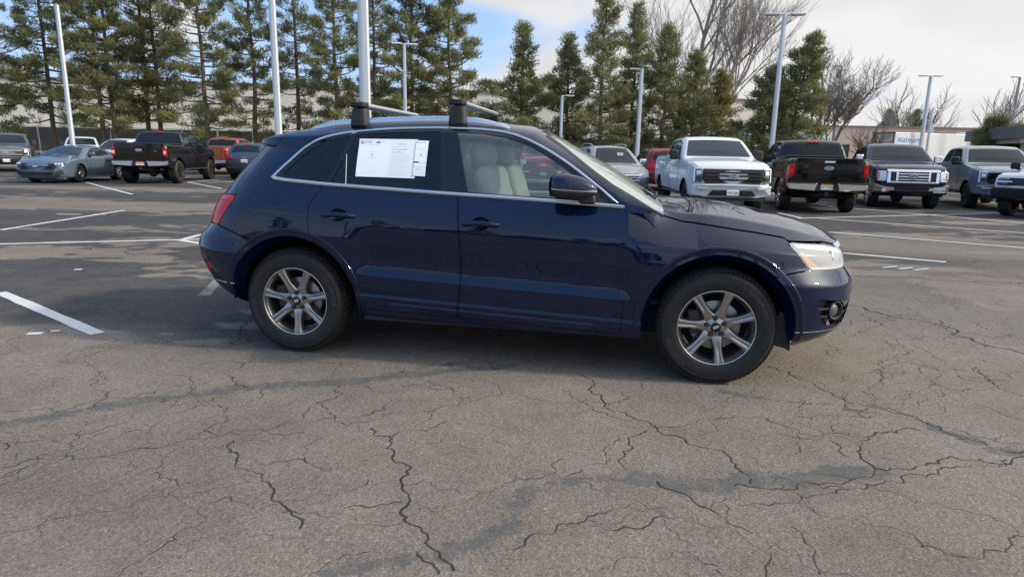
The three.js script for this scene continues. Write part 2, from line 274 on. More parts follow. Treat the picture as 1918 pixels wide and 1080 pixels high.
const toSRGB = v => 255 * (v <= 0.0031308 ? 12.92 * v : 1.055 * Math.pow(v, 1 / 2.4) - 0.055);
function asphaltTile(x0, z0, size, n, bump) {
  const cr = new Float32Array(n * n); stamp(cr, n, x0, z0, size, crackLines, 1);
  const k = size / n, col = new Uint8Array(n * n * 4), bm = bump ? new Uint8Array(n * n * 4) : null, fine = k < 0.008;
  const tar = TAR.filter(([w, l]) => l.some(p => p[0] > x0 - 1 && p[0] < x0 + size + 1 && p[1] > z0 - 1 && p[1] < z0 + size + 1));
  // broad fields are sampled coarsely and interpolated
  const cs = Math.max(1, Math.round(0.03 / k)), cn = Math.ceil(n / cs) + 2, S = new Float32Array(cn * cn), A = new Float32Array(cn * cn), D = new Float32Array(cn * cn), T = new Float32Array(cn * cn);
  for (let j = 0; j < cn; j++) for (let i = 0; i < cn; i++) { const x = x0 + i * cs * k, z = z0 + j * cs * k, o = j * cn + i; S[o] = sealed(x, z); A[o] = fbm(x * 0.8, z * 0.8, 4, 12); D[o] = fbm(x * 5.5, z * 5.5, 3, 19); let t = 9; for (const [w, l] of tar) t = Math.min(t, segDist(x, z, l) - w * 0.40); T[o] = t; }
  const bil = (F, u, v) => { const i = u | 0, j = v | 0, a = u - i, b = v - j, o = j * cn + i; return (F[o] * (1 - a) + F[o + 1] * a) * (1 - b) + (F[o + cn] * (1 - a) + F[o + cn + 1] * a) * b; };
  for (let j = 0; j < n; j++) for (let i = 0; i < n; i++) {
    const u = i / cs, v = j / cs, x = x0 + (i + 0.5) * k, z = z0 + (j + 0.5) * k, s = bil(S, u, v), a = bil(A, u, v), dd = bil(D, u, v), t = bil(T, u, v);
    const gi = Math.round(x / 0.0045), gj = Math.round(z / 0.0045);
    let h = 0.5, g = 0;
    if (fine) { const n1 = vnoise(x * 95, z * 95, 31), n2 = vnoise(x * 210 + 9, z * 210, 32), n3 = hash2(gi, gj, 5); g = (n1 - 0.5) * 0.42 + (n2 - 0.5) * 0.75 + (n3 - 0.5) * 0.75; h = clamp(0.62 + g * 0.30); if (n3 > 0.93 && n1 > 0.42) g += 0.55; } else { g = (hash2(i, j, 9) - 0.5) * 0.28; }
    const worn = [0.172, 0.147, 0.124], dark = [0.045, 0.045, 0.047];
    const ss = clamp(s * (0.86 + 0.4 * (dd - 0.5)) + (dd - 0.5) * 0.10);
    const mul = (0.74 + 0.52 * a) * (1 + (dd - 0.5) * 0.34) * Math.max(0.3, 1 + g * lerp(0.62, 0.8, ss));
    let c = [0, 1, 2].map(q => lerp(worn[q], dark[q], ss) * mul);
    // sealant runs
    const edge = t + (vnoise(x * 14, z * 14, 44) - 0.5) * 0.06 + (vnoise(x * 45, z * 45, 45) - 0.5) * 0.045 + (vnoise(x * 150, z * 150, 47) - 0.5) * 0.03, tw = sstep(0.006, -0.010, edge) * (0.5 + 0.7 * vnoise(x * 19, z * 19, 46));
    if (tw > 0) { const f = clamp(tw) * 0.85; c = c.map((q, m) => lerp(q, [0.085, 0.084, 0.085][m] * (1 + g * 0.35), f)); h = lerp(h, 0.5, f * 0.6); }
    const m = cr[j * n + i];
    if (m > 0) { const f = m * 0.88; c = c.map((q, e) => lerp(q, [0.022, 0.020, 0.018][e], f)); h = lerp(h, 0.0, m); }
    const o = (j * n + i) * 4; col[o] = toSRGB(c[0]); col[o + 1] = toSRGB(c[1]); col[o + 2] = toSRGB(c[2]); col[o + 3] = 255;
    if (bm) { bm[o] = bm[o + 1] = bm[o + 2] = h * 255; bm[o + 3] = 255; }
  }
  const mk = (d, srgb) => { const q = new THREE.DataTexture(d, n, n, THREE.RGBAFormat); q.magFilter = q.minFilter = THREE.LinearFilter; q.wrapS = q.wrapT = THREE.MirroredRepeatWrapping; if (srgb) q.colorSpace = THREE.SRGBColorSpace; q.needsUpdate = true; return q; };
  const mat = new THREE.MeshPhysicalMaterial({ map: mk(col, true), roughness: 0.95, specularIntensity: 0.4 });
  if (bm) { mat.bumpMap = mk(bm, false); mat.bumpScale = 0.006; }
  return mat;
}
function flat(x0, x1, z0, z1, y, ux0, uz0, size, nx = 1, nz = 1, hf) {
  const p = [], uv = [], I = [];
  for (let j = 0; j <= nz; j++) for (let i = 0; i <= nx; i++) { const x = lerp(x0, x1, i / nx), z = lerp(z0, z1, j / nz); p.push(x, y + (hf ? hf(x, z) : 0), z); uv.push((x - ux0) / size, (z - uz0) / size); }
  for (let j = 0; j < nz; j++) for (let i = 0; i < nx; i++) { const a = j * (nx + 1) + i; I.push(a, a + nx + 1, a + 1, a + 1, a + nx + 1, a + nx + 2); }
  const g = new THREE.BufferGeometry(); g.setAttribute('position', new THREE.Float32BufferAttribute(p, 3)); g.setAttribute('uv', new THREE.Float32BufferAttribute(uv, 2)); g.setIndex(I); g.computeVertexNormals(); return g;
}
const rise = z => 0.85 * sstep(-44, -56, z);
{
  // the lot: two fine sheets under and before the SUV, one coarser sheet round them, butted edge to edge
  const fineN = 2048;
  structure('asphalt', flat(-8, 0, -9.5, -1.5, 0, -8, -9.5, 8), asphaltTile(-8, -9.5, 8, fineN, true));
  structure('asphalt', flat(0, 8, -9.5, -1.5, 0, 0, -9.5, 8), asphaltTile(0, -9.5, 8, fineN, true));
  const mid = asphaltTile(-32, -41.5, 64, 2048, false);
  structure('asphalt', flat(-32, 32, -41.5, -9.5, 0, -32, -41.5, 64), mid);
  structure('asphalt', flat(-32, -8, -9.5, -1.5, 0, -32, -41.5, 64), mid);
  structure('asphalt', flat(8, 32, -9.5, -1.5, 0, -32, -41.5, 64), mid);
  structure('asphalt', flat(-32, 32, -1.5, 40, 0, -32, -41.5, 64), mid);
  structure('asphalt', flat(-100, -32, -41.5, 40, 0, -32, -41.5, 64), mid);
  structure('asphalt', flat(32, 100, -41.5, 40, 0, -32, -41.5, 64), mid);
  const soil = dataTex(256, 256, (i, j) => { const n = fbm(i / 18, j / 18, 4, 4), h = hash2(i, j, 2), k = 0.75 + 0.5 * h; const c = [lerp(0.16, 0.24, n) * k, lerp(0.13, 0.185, n) * k, lerp(0.085, 0.11, n) * k]; return c.map(toSRGB); });
  soil.repeat.set(1, 1);
  structure('verge', flat(-100, 100, -62, -41.5, 0, 0, 0, 6, 40, 40, (x, z) => rise(z) + 0.05 * (fbm(x * 0.4, z * 0.4, 3) - 0.5) * sstep(-41.5, -46, z)), new THREE.MeshStandardMaterial({ map: soil, roughness: 1 }));
  structure('ground', flat(-520, 520, -560, -61.9, 0, 0, 0, 9, 8, 8, (x, z) => 0.75), new THREE.MeshStandardMaterial({ map: soil, roughness: 1 }));
  structure('ground', flat(-520, 520, -61.9, 420, -0.06, 0, 0, 9, 4, 4), new THREE.MeshStandardMaterial({ map: soil, roughness: 1 }));
}
// painted stall lines, each a thin worn sheet of paint
{
  const paint = new THREE.MeshStandardMaterial({ roughness: 0.85, map: dataTex(512, 256, (i, j) => { const w = fbm(i / 40, j / 40, 4, 8) * 0.6 + hash2(i, j, 3) * 0.4, c = w > 0.83 ? 0.16 : lerp(0.46, 0.62, fbm(i / 9, j / 9, 3, 6)); return [c, c, c * 0.985].map(toSRGB); }) });
  const faded = new THREE.MeshStandardMaterial({ roughness: 0.9, map: dataTex(512, 256, (i, j) => { const w = fbm(i / 30, j / 30, 4, 18) * 0.5 + hash2(i, j, 3) * 0.5, c = w > 0.62 ? 0.25 : lerp(0.10, 0.15, fbm(i / 9, j / 9, 3, 6)); return [c, c, c * 0.99].map(toSRGB); }) });
  const line = (a, b, w, m, y) => {
    const dx = b[0] - a[0], dz = b[1] - a[1], L = Math.hypot(dx, dz), n = Math.max(2, Math.round(L / 0.12)), p = [], uv = [], I = [];
    const s = hash2(Math.round(a[0] * 100), Math.round(b[1] * 100)) * 9;
    for (let i = 0; i <= n; i++) { const t = i / n; for (const e of [-1, 1]) { const ww = w / 2 + (vnoise(t * L * 5 + s, e * 3, 4) - 0.5) * 0.012, x = a[0] + dx * t - dz / L * ww * e, z = a[1] + dz * t + dx / L * ww * e; p.push(x, y, z); uv.push(t * L * 0.9 + s, e > 0 ? 0.35 : 0.1); } }
    for (let i = 0; i < n; i++) { const q = i * 2; I.push(q, q + 2, q + 1, q + 1, q + 2, q + 3); }
    const g = new THREE.BufferGeometry(); g.setAttribute('position', new THREE.Float32BufferAttribute(p, 3)); g.setAttribute('uv', new THREE.Float32BufferAttribute(uv, 2)); g.setIndex(I); g.computeVertexNormals();
    const f = g.attributes.normal; if (f.getY(0) < 0) { for (let i = 0; i < I.length; i += 3) { const q = I[i + 1]; I[i + 1] = I[i + 2]; I[i + 2] = q; } g.setIndex(I); g.computeVertexNormals(); }
    structure('stall_line', g, m);
  };
  LINES.forEach(([a, b], i) => line(a, b, 0.105, paint, 0.004 + (i % 3) * 0.0015));
  line([-2.95, -6.0], [-3.75, -8.9], 0.11, faded, 0.0032);
  line([-3.85, -9.2], [-5.05, -13.2], 0.10, faded, 0.0032);
  for (const [x, z, l] of [[-3.62, -4.62, .10], [-3.50, -4.70, .06], [-5.0, -7.2, .08], [-9.4, -13.2, .5], [-8.7, -13.3, .25], [-13.6, -21.4, .5], [-12.9, -21.5, .3]]) line([x, z], [x + l, z - .02], 0.05 + l * .1, paint, 0.004);
  for (const [x, z] of [[4.95, -8.5], [5.12, -8.42], [5.29, -8.36]]) line([x, z], [x + 0.28, z - 0.14], 0.045, paint, 0.004);
}
// ---------------------------------------------------------------- shared vehicle materials
const flake = dataTex(256, 256, (i, j) => { const v = 105 + hash2(i, j, 3) * 150; return [v, v, v]; }, false);
const paintMat = (r, g, b, metal = 0.35, rough = 0.38, cc = 0.04) => phys(r, g, b, rough, metal, { clearcoat: 1, clearcoatRoughness: cc, specularIntensity: 0 });
const MAT = {
  navy: paintMat(0.0024, 0.0080, 0.034, 0.0, 0.5, 0.010),
  rubber: std(0.011, 0.0115, 0.0125, 0.58), tread: std(0.011, 0.011, 0.012, 0.8),
  black: std(0.012, 0.012, 0.013, 0.55), blackGloss: phys(0.008, 0.008, 0.010, 0.25, 0, { clearcoat: 1, clearcoatRoughness: 0.05, specularIntensity: 0 }),
  plastic: std(0.022, 0.022, 0.024, 0.62), liner: std(0.006, 0.006, 0.006, 0.95),
  chrome: std(0.82, 0.83, 0.85, 0.12, 1), satin: std(0.66, 0.67, 0.69, 0.32, 1), alu: std(0.72, 0.73, 0.75, 0.34, 1),
  rim: std(0.37, 0.362, 0.358, 0.30, 0.95), rimEdge: std(0.66, 0.66, 0.66, 0.22, 1), disc: std(0.32, 0.30, 0.285, 0.42, 0.9), steel: std(0.06, 0.06, 0.06, 0.55, 0.6),
  glass: phys(0.78, 0.88, 0.865, 0.0, 0, { transmission: 0.91, thickness: 0, ior: 1.5 }),
  tint: phys(0.085, 0.095, 0.10, 0.0, 0, { transmission: 1, thickness: 0, ior: 1.5 }),
  wind: phys(0.74, 0.84, 0.81, 0.0, 0, { transmission: 0.58, thickness: 0, ior: 1.52 }),
  leather: std(0.38, 0.36, 0.31, 0.62), beigeTrim: std(0.42, 0.40, 0.35, 0.75), cabin: std(0.05, 0.05, 0.05, 0.8), headliner: std(0.5, 0.48, 0.43, 0.9),
  red: phys(0.56, 0.006, 0.010, 0.3, 0, { clearcoat: 0.7, clearcoatRoughness: 0.02, specularIntensity: 0 }), redDark: phys(0.20, 0.006, 0.010, 0.2, 0, { clearcoat: 1 }), redPale: phys(0.66, 0.030, 0.035, 0.3, 0, { clearcoat: 0.7, specularIntensity: 0 }),
  amber: phys(0.58, 0.35, 0.24, 0.4, 0, { clearcoat: 0.6 }), lensHaze: phys(0.50, 0.51, 0.49, 0.45, 0, { clearcoat: 1, clearcoatRoughness: 0.12, transmission: 0.45, thickness: 0 }),
  lampWhite: phys(0.75, 0.77, 0.78, 0.12, 0.3, { clearcoat: 1 }), lampDark: phys(0.05, 0.055, 0.06, 0.15, 0.4, { clearcoat: 1 }),
};
const PI = Math.PI;
MAT.letter = std(0.045, 0.046, 0.048, 0.6);
const font = await new FontLoader().loadAsync('fonts/droid/droid_sans_bold.typeface.json');
// ---------------------------------------------------------------- the navy SUV
const HERO = thing('suv', 'dark navy blue SUV with roof crossbars and paper price sheet in rear window', 'SUV');
HERO.position.set(0.0383, 0, -4.959); HERO.rotation.y = YAW;
const WB = 1.4035, WR = 0.366, HUBY = 0.362, ARCH = 0.462;
{
  const K = 0.04;
  const baseZ = curve([.17, .21, .25, .30, .35, .42, .48, .55, .65, .75, .85, .90, .95, 1.0, 1.05, 1.10, 1.15, 1.2, 1.3, 1.4, 1.5, 1.56], [.72, .80, .845, .875, .896, .914, .927, .937, .943, .943, .936, .930, .919, .905, .888, .868, .850, .832, .79, .742, .685, .645]);
  const scal = curve([.548, .56, .575, .59, .605, .62, .64, .68, .72, .76, .80, .85, .90, .95, 1.0], [0, .006, .014, .021, .026, .029, .030, .0275, .0235, .019, .015, .010, .006, .003, 0]);
  const prof = (x, v) => {
    let z = baseZ(v);
    const door = sstep(-1.02, -0.80, x) * sstep(0.96, 0.76, x);
    if (v > .549) z -= scal(v) * door;
    const sill = sstep(-0.98, -0.90, x) * sstep(1.0, 0.94, x);
    z += 0.013 * sill * (1 - sstep(.400, .419, v));
    z += 0.007 * sstep(-0.80, -0.66, x) * sstep(0.78, 0.60, x) * (1 - sstep(.362, .372, v));
    z += 0.046 * sstep(1.62, 1.9, x) * (1 - clamp((v - .735) / .09)) + 0.010 * sstep(1.75, 1.9, x) * (1 - sstep(.425, .44, v));
    z += 0.034 * sstep(-1.62, -1.9, x) * (1 - clamp((v - .625) / .085)) + 0.010 * sstep(-1.75, -1.9, x) * (1 - sstep(.385, .40, v));
    return z;
  };
  const xF = curve([.25, .33, .39, .45, .54, .64, .72, .77, .82, .88, .93, 1.0], [2.02, 2.17, 2.27, 2.315, 2.335, 2.345, 2.34, 2.315, 2.285, 2.27, 2.25, 2.2]);
  const xR = curve([.2, .3, .38, .45, .55, .62, .69, .75, .78, .86, .95, 1.05, 1.10, 1.2, 1.3, 1.342, 1.356, 1.40, 1.48], [-2.03, -2.19, -2.26, -2.30, -2.335, -2.345, -2.335, -2.28, -2.255, -2.225, -2.18, -2.10, -2.07, -1.985, -1.905, -1.872, -1.900, -1.897, -1.89]);
  const aF = .95, nF = 2.55, aR = .72, nR = 3.0;
  const zAt = (x, v) => {
    let z = prof(x, v); const f = xF(v), r = xR(v);
    let t = clamp((x - (f - aF)) / aF); z *= Math.pow(1 - Math.pow(t, nF), 1 / nF);
    t = clamp(((r + aR) - x) / aR); z *= Math.pow(1 - Math.pow(t, nR), 1 / nR);
    return z;
  };
  const bodyZ = (x, y) => zAt(x, y + K * x);
  const roofC = curve([-2.2, -1.90, -1.80, -1.6, -1.48, -1.2, -.8, -.4, 0, .12, .20, .27, .40, .55, .8, .98, 1.1], [1.43, 1.446, 1.464, 1.520, 1.552, 1.594, 1.620, 1.630, 1.604, 1.588, 1.568, 1.534, 1.468, 1.388, 1.245, 1.135, 1.06]);
  const hoodC = curve([.6, .95, 1.1, 1.3, 1.48, 1.67, 1.86, 2.02, 2.14, 2.22, 2.30, 2.4], [1.13, 1.118, 1.110, 1.102, 1.084, 1.053, 1.014, .973, .930, .890, .845, .80]);
  const hoodZ = curve([.70, .80, .95, 1.1, 1.3, 1.6, 1.85, 2.05, 2.2, 2.35], [.875, .862, .79, .715, .665, .640, .590, .47, .30, .05]);
  const hoodA = x => lerp(80, 24, sstep(.84, 1.45, x)) * PI / 180;
  // rows
  const vs = []; for (let v = .185; v < 1.10; v += (v > .345 && v < .445) || (v > .535 && v < .66) ? .0055 : .0125) vs.push(v); vs.push(1.10);
  const NT = 34, NP = 26, rear = 44, sideN = 260;
  const ringR = (j, v) => {                       // column j of the rear grid at level v: [x, factor]
    const r = xR(v);
    if (j <= rear) { const th = j / rear * PI / 2, c = Math.pow(Math.sin(th), 2 / nR), s = Math.pow(Math.cos(th), 2 / nR); return [r + aR - s * aR, c]; }
    return [lerp(r + aR, 1.04, (j - rear) / sideN), 1];
  };
  const dTop = x => Math.min(.16, lerp(.020, .16, sstep(-1.80, -1.25, x)));
  const colsR = rear + sideN + 1, rowsR = vs.length + NT + NP;
  const SIDE = sheet(rowsR, colsR, (i, j) => {
    if (i < vs.length) { const v = vs[i], [x, e] = ringR(j, v); return [x, v - K * x, prof(x, v) * e]; }
    const t = Math.min(1, (i - vs.length + 1) / NT);
    // between belt and shoulder of the roof
    let v = 1.10, x = ringR(j, v)[0], e = 1;
    for (let k = 0; k < 6; k++) { const yb = 1.10 - K * x, ys = Math.max(yb + 0.002, roofC(x) - dTop(x)); v = lerp(yb, ys, t) + K * x; [x, e] = ringR(j, v); }
    const z = prof(x, v) * e, y = v - K * x;
    if (i < vs.length + NT) return [x, y, z];
    const ph = (i - vs.length - NT + 1) / NP * PI / 2, n = 2.5, C = roofC(x);
    return [x, y + (Math.max(C, y) - y) * Math.pow(Math.sin(ph), 2 / n), z * Math.pow(Math.cos(ph), 2 / n)];
  });
  const vf = vs.filter(v => v < .895); vf.push(.90);
  const frontN = 110, endN = 90, NH = 44;
  const ringF = (j, v) => { const f = xF(v); if (j <= frontN) return [lerp(.70, f - aF, j / frontN), 1]; const th = (j - frontN) / endN * PI / 2, s = Math.pow(Math.sin(th), 2 / nF), c = Math.pow(Math.cos(th), 2 / nF); return [f - aF + s * aF, c]; };
  const FRONT = sheet(vf.length + NH, frontN + endN + 1, (i, j) => {
    const v = vf[Math.min(i, vf.length - 1)], [x, e] = ringF(j, v), z = prof(x, v) * e, y = v - K * x;
    if (i < vf.length) return [x, y, z];
    const C = Math.max(hoodC(x), y + .012), zc = Math.min(hoodZ(x), z * lerp(.96, .80, sstep(.9, 1.4, x))), yc = Math.max(y + .004, C - lerp(.012, .062, sstep(.85, 1.2, x)) * clamp(zc / .5)), k = i - vf.length + 1, NB = 26;
    let zz, yy;
    if (k <= NB) { const t = k / NB, al = hoodA(x), y1 = clamp(yc - (z - .012 - zc) * Math.tan(al), y + .01 * (yc - y), yc), z1 = z - .012 * clamp((y1 - y) / .1), q = 1 - t; zz = q * q * z + 2 * q * t * z1 + t * t * zc; yy = q * q * y + 2 * q * t * y1 + t * t * yc; }
    else { const t = (k - NB) / (NH - NB); zz = zc * (1 - t); const q = .16, f = v => Math.sqrt(v * v + q * q) - q; yy = C - (C - yc) * f(zz) / (f(zc) || 1); }
    return [x, yy, zz];
  });
  // outlines in side view
  const wheelR = (x, y) => Math.hypot(x + WB, y - HUBY) - ARCH, wheelF = (x, y) => Math.hypot(x - WB, y - HUBY) - ARCH;
  const wells = (x, y) => Math.min(wheelR(x, y), wheelF(x, y));
  const dloPts = smoothPts([[-1.560, 1.203], [-1.545, 1.222], [-1.450, 1.317], [-1.346, 1.413], [-1.245, 1.469], [-1.113, 1.506], [-.978, 1.526], [-.754, 1.545], [-.576, 1.553], [-.372, 1.556], [-.135, 1.549], [.020, 1.531], [.138, 1.499], [.258, 1.448], [.420, 1.358], [.542, 1.277], [.661, 1.191], [.740, 1.130]], false, 5).concat([[.806, 1.074], [.40, 1.094], [0, 1.110], [-.40, 1.124], [-.80, 1.142], [-1.16, 1.158], [-1.45, 1.178], [-1.535, 1.188]]);
  const dlo = poly(dloPts);
  const gQuarter = poly([[-1.475, 1.216], [-1.46, 1.245], [-1.32, 1.380], [-1.19, 1.452], [-1.02, 1.490], [-1.145, 1.196], [-1.17, 1.184], [-1.40, 1.203]]);
  const gRear = poly([[-.985, 1.497], [-.80, 1.512], [-.60, 1.522], [-.415, 1.527], [-.362, 1.150], [-1.125, 1.184], [-1.045, 1.372]]);
  const gFront = poly([[-.302, 1.525], [-.128, 1.520], [.029, 1.494], [.187, 1.440], [.309, 1.375], [.430, 1.300], [.470, 1.272], [.56, 1.21], [.565, 1.118], [0.2, 1.130], [-.19, 1.146]]);
  const rd = poly([[-1.168, 1.160], [-1.215, 1.097], [-1.258, 1.040], [-1.264, .952], [-1.257, .858], [-1.23, .80], [-1.12, .74], [-1.0, .62], [-.93, .48], [-.905, .40], [-.905, .345], [-.241, .327], [-.238, .41], [-.221, .56], [-.221, .75], [-.253, 1.122], [-.275, 1.15], [-1.15, 1.17]]);
  const fd = poly([[-.246, 1.122], [-.214, .75], [-.214, .56], [-.231, .41], [-.234, .327], [.815, .285], [.821, .381], [.830, .523], [.834, .72], [.836, .919], [.826, 1.02], [.810, 1.065], [.80, 1.08], [.4, 1.10]]);
  const fuel = poly(smoothPts([[-1.472, 1.122], [-1.400, 1.122], [-1.337, 1.115], [-1.318, 1.094], [-1.320, 1.060], [-1.340, 1.010], [-1.365, .989], [-1.425, .984], [-1.489, .993], [-1.520, 1.019], [-1.523, 1.048], [-1.512, 1.083]], true, 4));
  const tailLamp = poly([[-2.4, 1.062], [-2.05, 1.072], [-1.835, 1.078], [-1.828, 1.055], [-1.965, .872], [-1.99, .868], [-2.05, .880], [-2.4, .895]]);
  const headLamp = poly([[1.800, .886], [1.818, .893], [2.05, .868], [2.175, .838], [2.215, .795], [2.232, .745], [2.2, .728], [1.935, .742], [1.912, .752]]);
  const hatchLine = lin([.80, .875, 1.08, 1.144, 1.193, 1.293, 1.437, 1.477, 1.53], [-1.96, -1.965, -1.829, -1.862, -1.834, -1.717, -1.570, -1.531, -1.505]);
  const hatch = (x, y) => x - hatchLine(y);
  const rearBump = (x, y) => Math.max(y - lin([-2.4, -1.975, -1.857, -1.76, -1.672], [.880, .873, .842, .812, .783])(x), x + 1.66);
  const frontBumpTop = lin([1.66, 1.724, 1.814, 1.93, 2.2, 2.4], [.690, .705, .727, .742, .728, .715]);
  const frontBump = (x, y) => Math.max(y - frontBumpTop(x), 1.69 - x);
  const bottom = (x, y) => lin([-2.4, -2.2, -2.05, -1.75, -1.2, -.9, .95, 1.2, 1.85, 2.13, 2.35], [.46, .385, .335, .295, .29, .285, .262, .25, .245, .272, .305])(x) - y;
  const shutY = lin([.80, .892, .95, 1.032, 1.159, 1.38, 1.607, 1.78, 1.80, 2.06, 2.2, 2.4], [1.15, 1.13, 1.081, 1.036, 1.000, .976, .947, .919, .902, .880, .846, .80]);
  const wsEdge = lin([.2, .257, .375, .494, .612, .729, .846, 1.0, 1.1], [1.545, 1.511, 1.440, 1.358, 1.276, 1.199, 1.135, 1.05, 1.0]);
  const windscreen = (x, y) => Math.max(.262 - x, wsEdge(x) - y);
  const roofPan = (x, y, z) => Math.max(Math.abs(z) - .515, hatch(x, y), x - .255, 1.3 - y);
  const G = 0.0044;                                                       // half a shut line
  const N = f => (...a) => -f(...a);
  const all = (...fs) => (x, y, z) => { let m = -1e9; for (const f of fs) m = Math.max(m, f(x, y, z)); return m; };
  const grow = (f, d) => (x, y, z) => f(x, y, z) - d;
  const p2 = (name, geo, mat, label) => part(name, both(geo), mat, HERO, label);
  const pair = (name, geo, mat, parent = HERO) => [part(name, geo, mat, parent), part(name, mirrorZ(geo), mat, parent)];
  const away = f => grow(N(f), G);                                        // everywhere but f, less the shut line
  const inFront = x => .829 - x, inRear = x => x - .829;
  // body shell
  const rearShell = cut(SIDE, all(inRear, N(wells), bottom, away(rd), away(fd), away(fuel), away(tailLamp), x => hatchLine(0) - 9, N(grow(hatch, G)), N(grow(rearBump, G)), N(grow(dlo, -.002)), N(grow(windscreen, .002))));
  const cantRail = cut(SIDE, all(x => -(x - .829), (x, y) => x - 1.0, N(grow(windscreen, .002)), N(dlo), (x, y) => 1.05 - y));
  const fender = cut(FRONT, all(inFront, N(wells), bottom, (x, y) => y - shutY(x) + G, N(grow(headLamp, .004)), N(grow(frontBump, G))));
  p2('body_shell', join([rearShell, cantRail, fender]), MAT.navy);
  part('hood', both(cut(FRONT, all(x => .90 - x, (x, y, z) => (.905 + .07 * (1 - (z / .7) ** 2)) - x, (x, y) => shutY(x) + G - y, N(grow(headLamp, .004)), (x, y, z) => frontBumpTop(x) + .012 - y, (x, y, z) => x > 2.16 && z < .48 ? .84 - y : -1))), MAT.navy, HERO);
  part('cowl', both(cut(FRONT, all((x, y, z) => x - (.898 + .07 * (1 - (z / .7) ** 2)), (x, y) => shutY(x) - .01 - y, x => .80 - x, (x, y, z) => Math.abs(z) - .74), -.006)), MAT.black, HERO);
  const grilleHole = (x, y, z) => Math.max(z - lerp(.44, .30, clamp((.70 - y) / .4)), y - .845, .42 - y, 2.05 - x);
  const fogPts = smoothPts([[1.985, .566], [2.06, .560], [2.20, .530], [2.30, .49], [2.28, .40], [2.20, .372], [2.10, .388], [2.04, .408], [2.02, .44]], true, 4), fog0 = poly(fogPts);
  const fogHole = (x, y, z) => Math.max(fog0(x, y), .46 - z);
  part('front_bumper', both(cut(FRONT, all(grow(frontBump, -G), N(wells), bottom, N(grow(headLamp, .006)), N(grilleHole), N(fogHole)))), MAT.navy, HERO);
  part('rear_bumper', both(cut(SIDE, all(grow(rearBump, -G), N(wells), bottom, (x, y, z) => Math.max(-1, -Math.max(Math.abs(y - .575 - .03 * (x + 2.1)) - .026, Math.max(x + 2.03, .60 - z)))))), MAT.navy, HERO);
  const tailgate = all(hatch, N(grow(rearBump, G)), N(grow(tailLamp, G)), (x, y, z) => -Math.max(z - .62, 1.11 - y, y - 1.40), (x, y) => y + K * x - 1.345);
  part('tailgate', both(cut(SIDE, grow(tailgate, 0))), MAT.navy, HERO);
  part('rear_window', both(cut(SIDE, all(hatch, (x, y, z) => Math.max(z - .625, 1.105 - y, y - 1.405)), -.003)), MAT.tint, HERO);
  // roof lip of the tailgate
  part('spoiler', both(cut(SIDE, all(hatch, (x, y) => 1.346 - (y + K * x)))), MAT.navy, HERO);
  // doors with their glass
  for (const side of [1, -1]) {
    const flip = g => side > 0 ? g : mirrorZ(g);
    for (const [k, outline, win, gm] of [[0, rd, gRear, MAT.tint], [1, fd, gFront, MAT.glass]]) {
      const cx = k ? -.089 : -1.049, cy = k ? .952 : .974;
      const cup = (x, y) => Math.hypot((x - cx) / .062, (y - cy) / .041) - 1;
      const cupD = (x, y) => cup(x, y) * .045;
      const d = part('door', flip(cut(SIDE, all(grow(outline, G), N(dlo), N(wells), bottom, N(cupD)))), MAT.navy, HERO);
      const zc = bodyZ(cx, cy);
      const dish = sheetGeo(10, 28, (i, j) => { const r = i / 9, a = j / 27 * 2 * PI, x = cx + .063 * r * Math.cos(a), y = cy + .042 * r * Math.sin(a); return [x, y, bodyZ(x, y) - .026 * (1 - r * r * r * r)]; });
      part('handle_recess', flip(dish), MAT.navy, d);
      const h = []; for (let i = 0; i <= 12; i++) { const u = i / 12 * 2 - 1, x = cx + .108 * u; h.push([x, cy + .002 - .006 * u * u, bodyZ(x, cy) + .018 - .020 * Math.pow(Math.abs(u), 5)]); }
      const hg = tube(h, .0135, 30, 12); const hp = hg.attributes.position; for (let i = 0; i < hp.count; i++) { const y = hp.getY(i); hp.setY(i, cy + (y - cy) * 1.25); }
      part('door_handle', flip(join([hg, at(new THREE.SphereGeometry(.0155, 12, 8), ...h[0]), at(new THREE.SphereGeometry(.0155, 12, 8), ...h[12])])), MAT.navy, d);
      part('window_glass', flip(cut(SIDE, win, -.006)), gm, d);
    }
    part('quarter_window', flip(cut(SIDE, gQuarter, -.006)), MAT.tint, HERO);
    // black frames and pillars round the glass
    const frame = cut(SIDE, all(grow(dlo, -.016), N(grow(gQuarter, -.001)), N(grow(gRear, -.001)), N(grow(gFront, -.001)), x => Math.abs(x + .345 - 0) < 9 ? -1 : 1), -.002);
    part('window_frame', flip(frame), MAT.blackGloss, HERO);
    const trim = []; const ring = dloPts.map(([x, y]) => [x, y]);
    part('window_trim', flip(trimStrip(ring, (x, y) => sideZ(x, y))), MAT.satin, HERO);
    part('window_channel', flip(join([bar([-1.040, 1.366, sideZ(-1.04, 1.366) + .001], [-1.018, 1.172, sideZ(-1.018, 1.172) + .001], .0026, .0026, 8)])), std(.45, .45, .44, .4), HERO);
    part('pillar_gap', flip(bar([-.368, 1.552, sideZ(-.368, 1.552) - .001], [-.250, 1.118, sideZ(-.25, 1.118) - .001], .0035, .0035, 6)), MAT.liner, HERO);
    // lamps
    const tl = part('taillight', flip(cut(SIDE, all(grow(tailLamp, -.002), (x, y, z) => .40 - z), .003)), MAT.red, HERO);
    part('lamp_bar', flip(cut(SIDE, all(poly([[-2.15, 1.052], [-1.86, 1.066], [-1.90, 1.040], [-2.05, 1.030], [-2.07, .98], [-2.15, .95]]), (x, y, z) => .5 - z), .0045)), MAT.redPale, tl);
    part('lamp_inner', flip(cut(SIDE, all(poly([[-2.2, 1.02], [-2.075, 1.025], [-2.055, .90], [-2.2, .91]]), (x, y, z) => .45 - z), .0048)), MAT.redDark, tl);
    const hl = part('headlight', flip(cut(FRONT, grow(headLamp, 0), .002)), MAT.lensHaze, HERO);
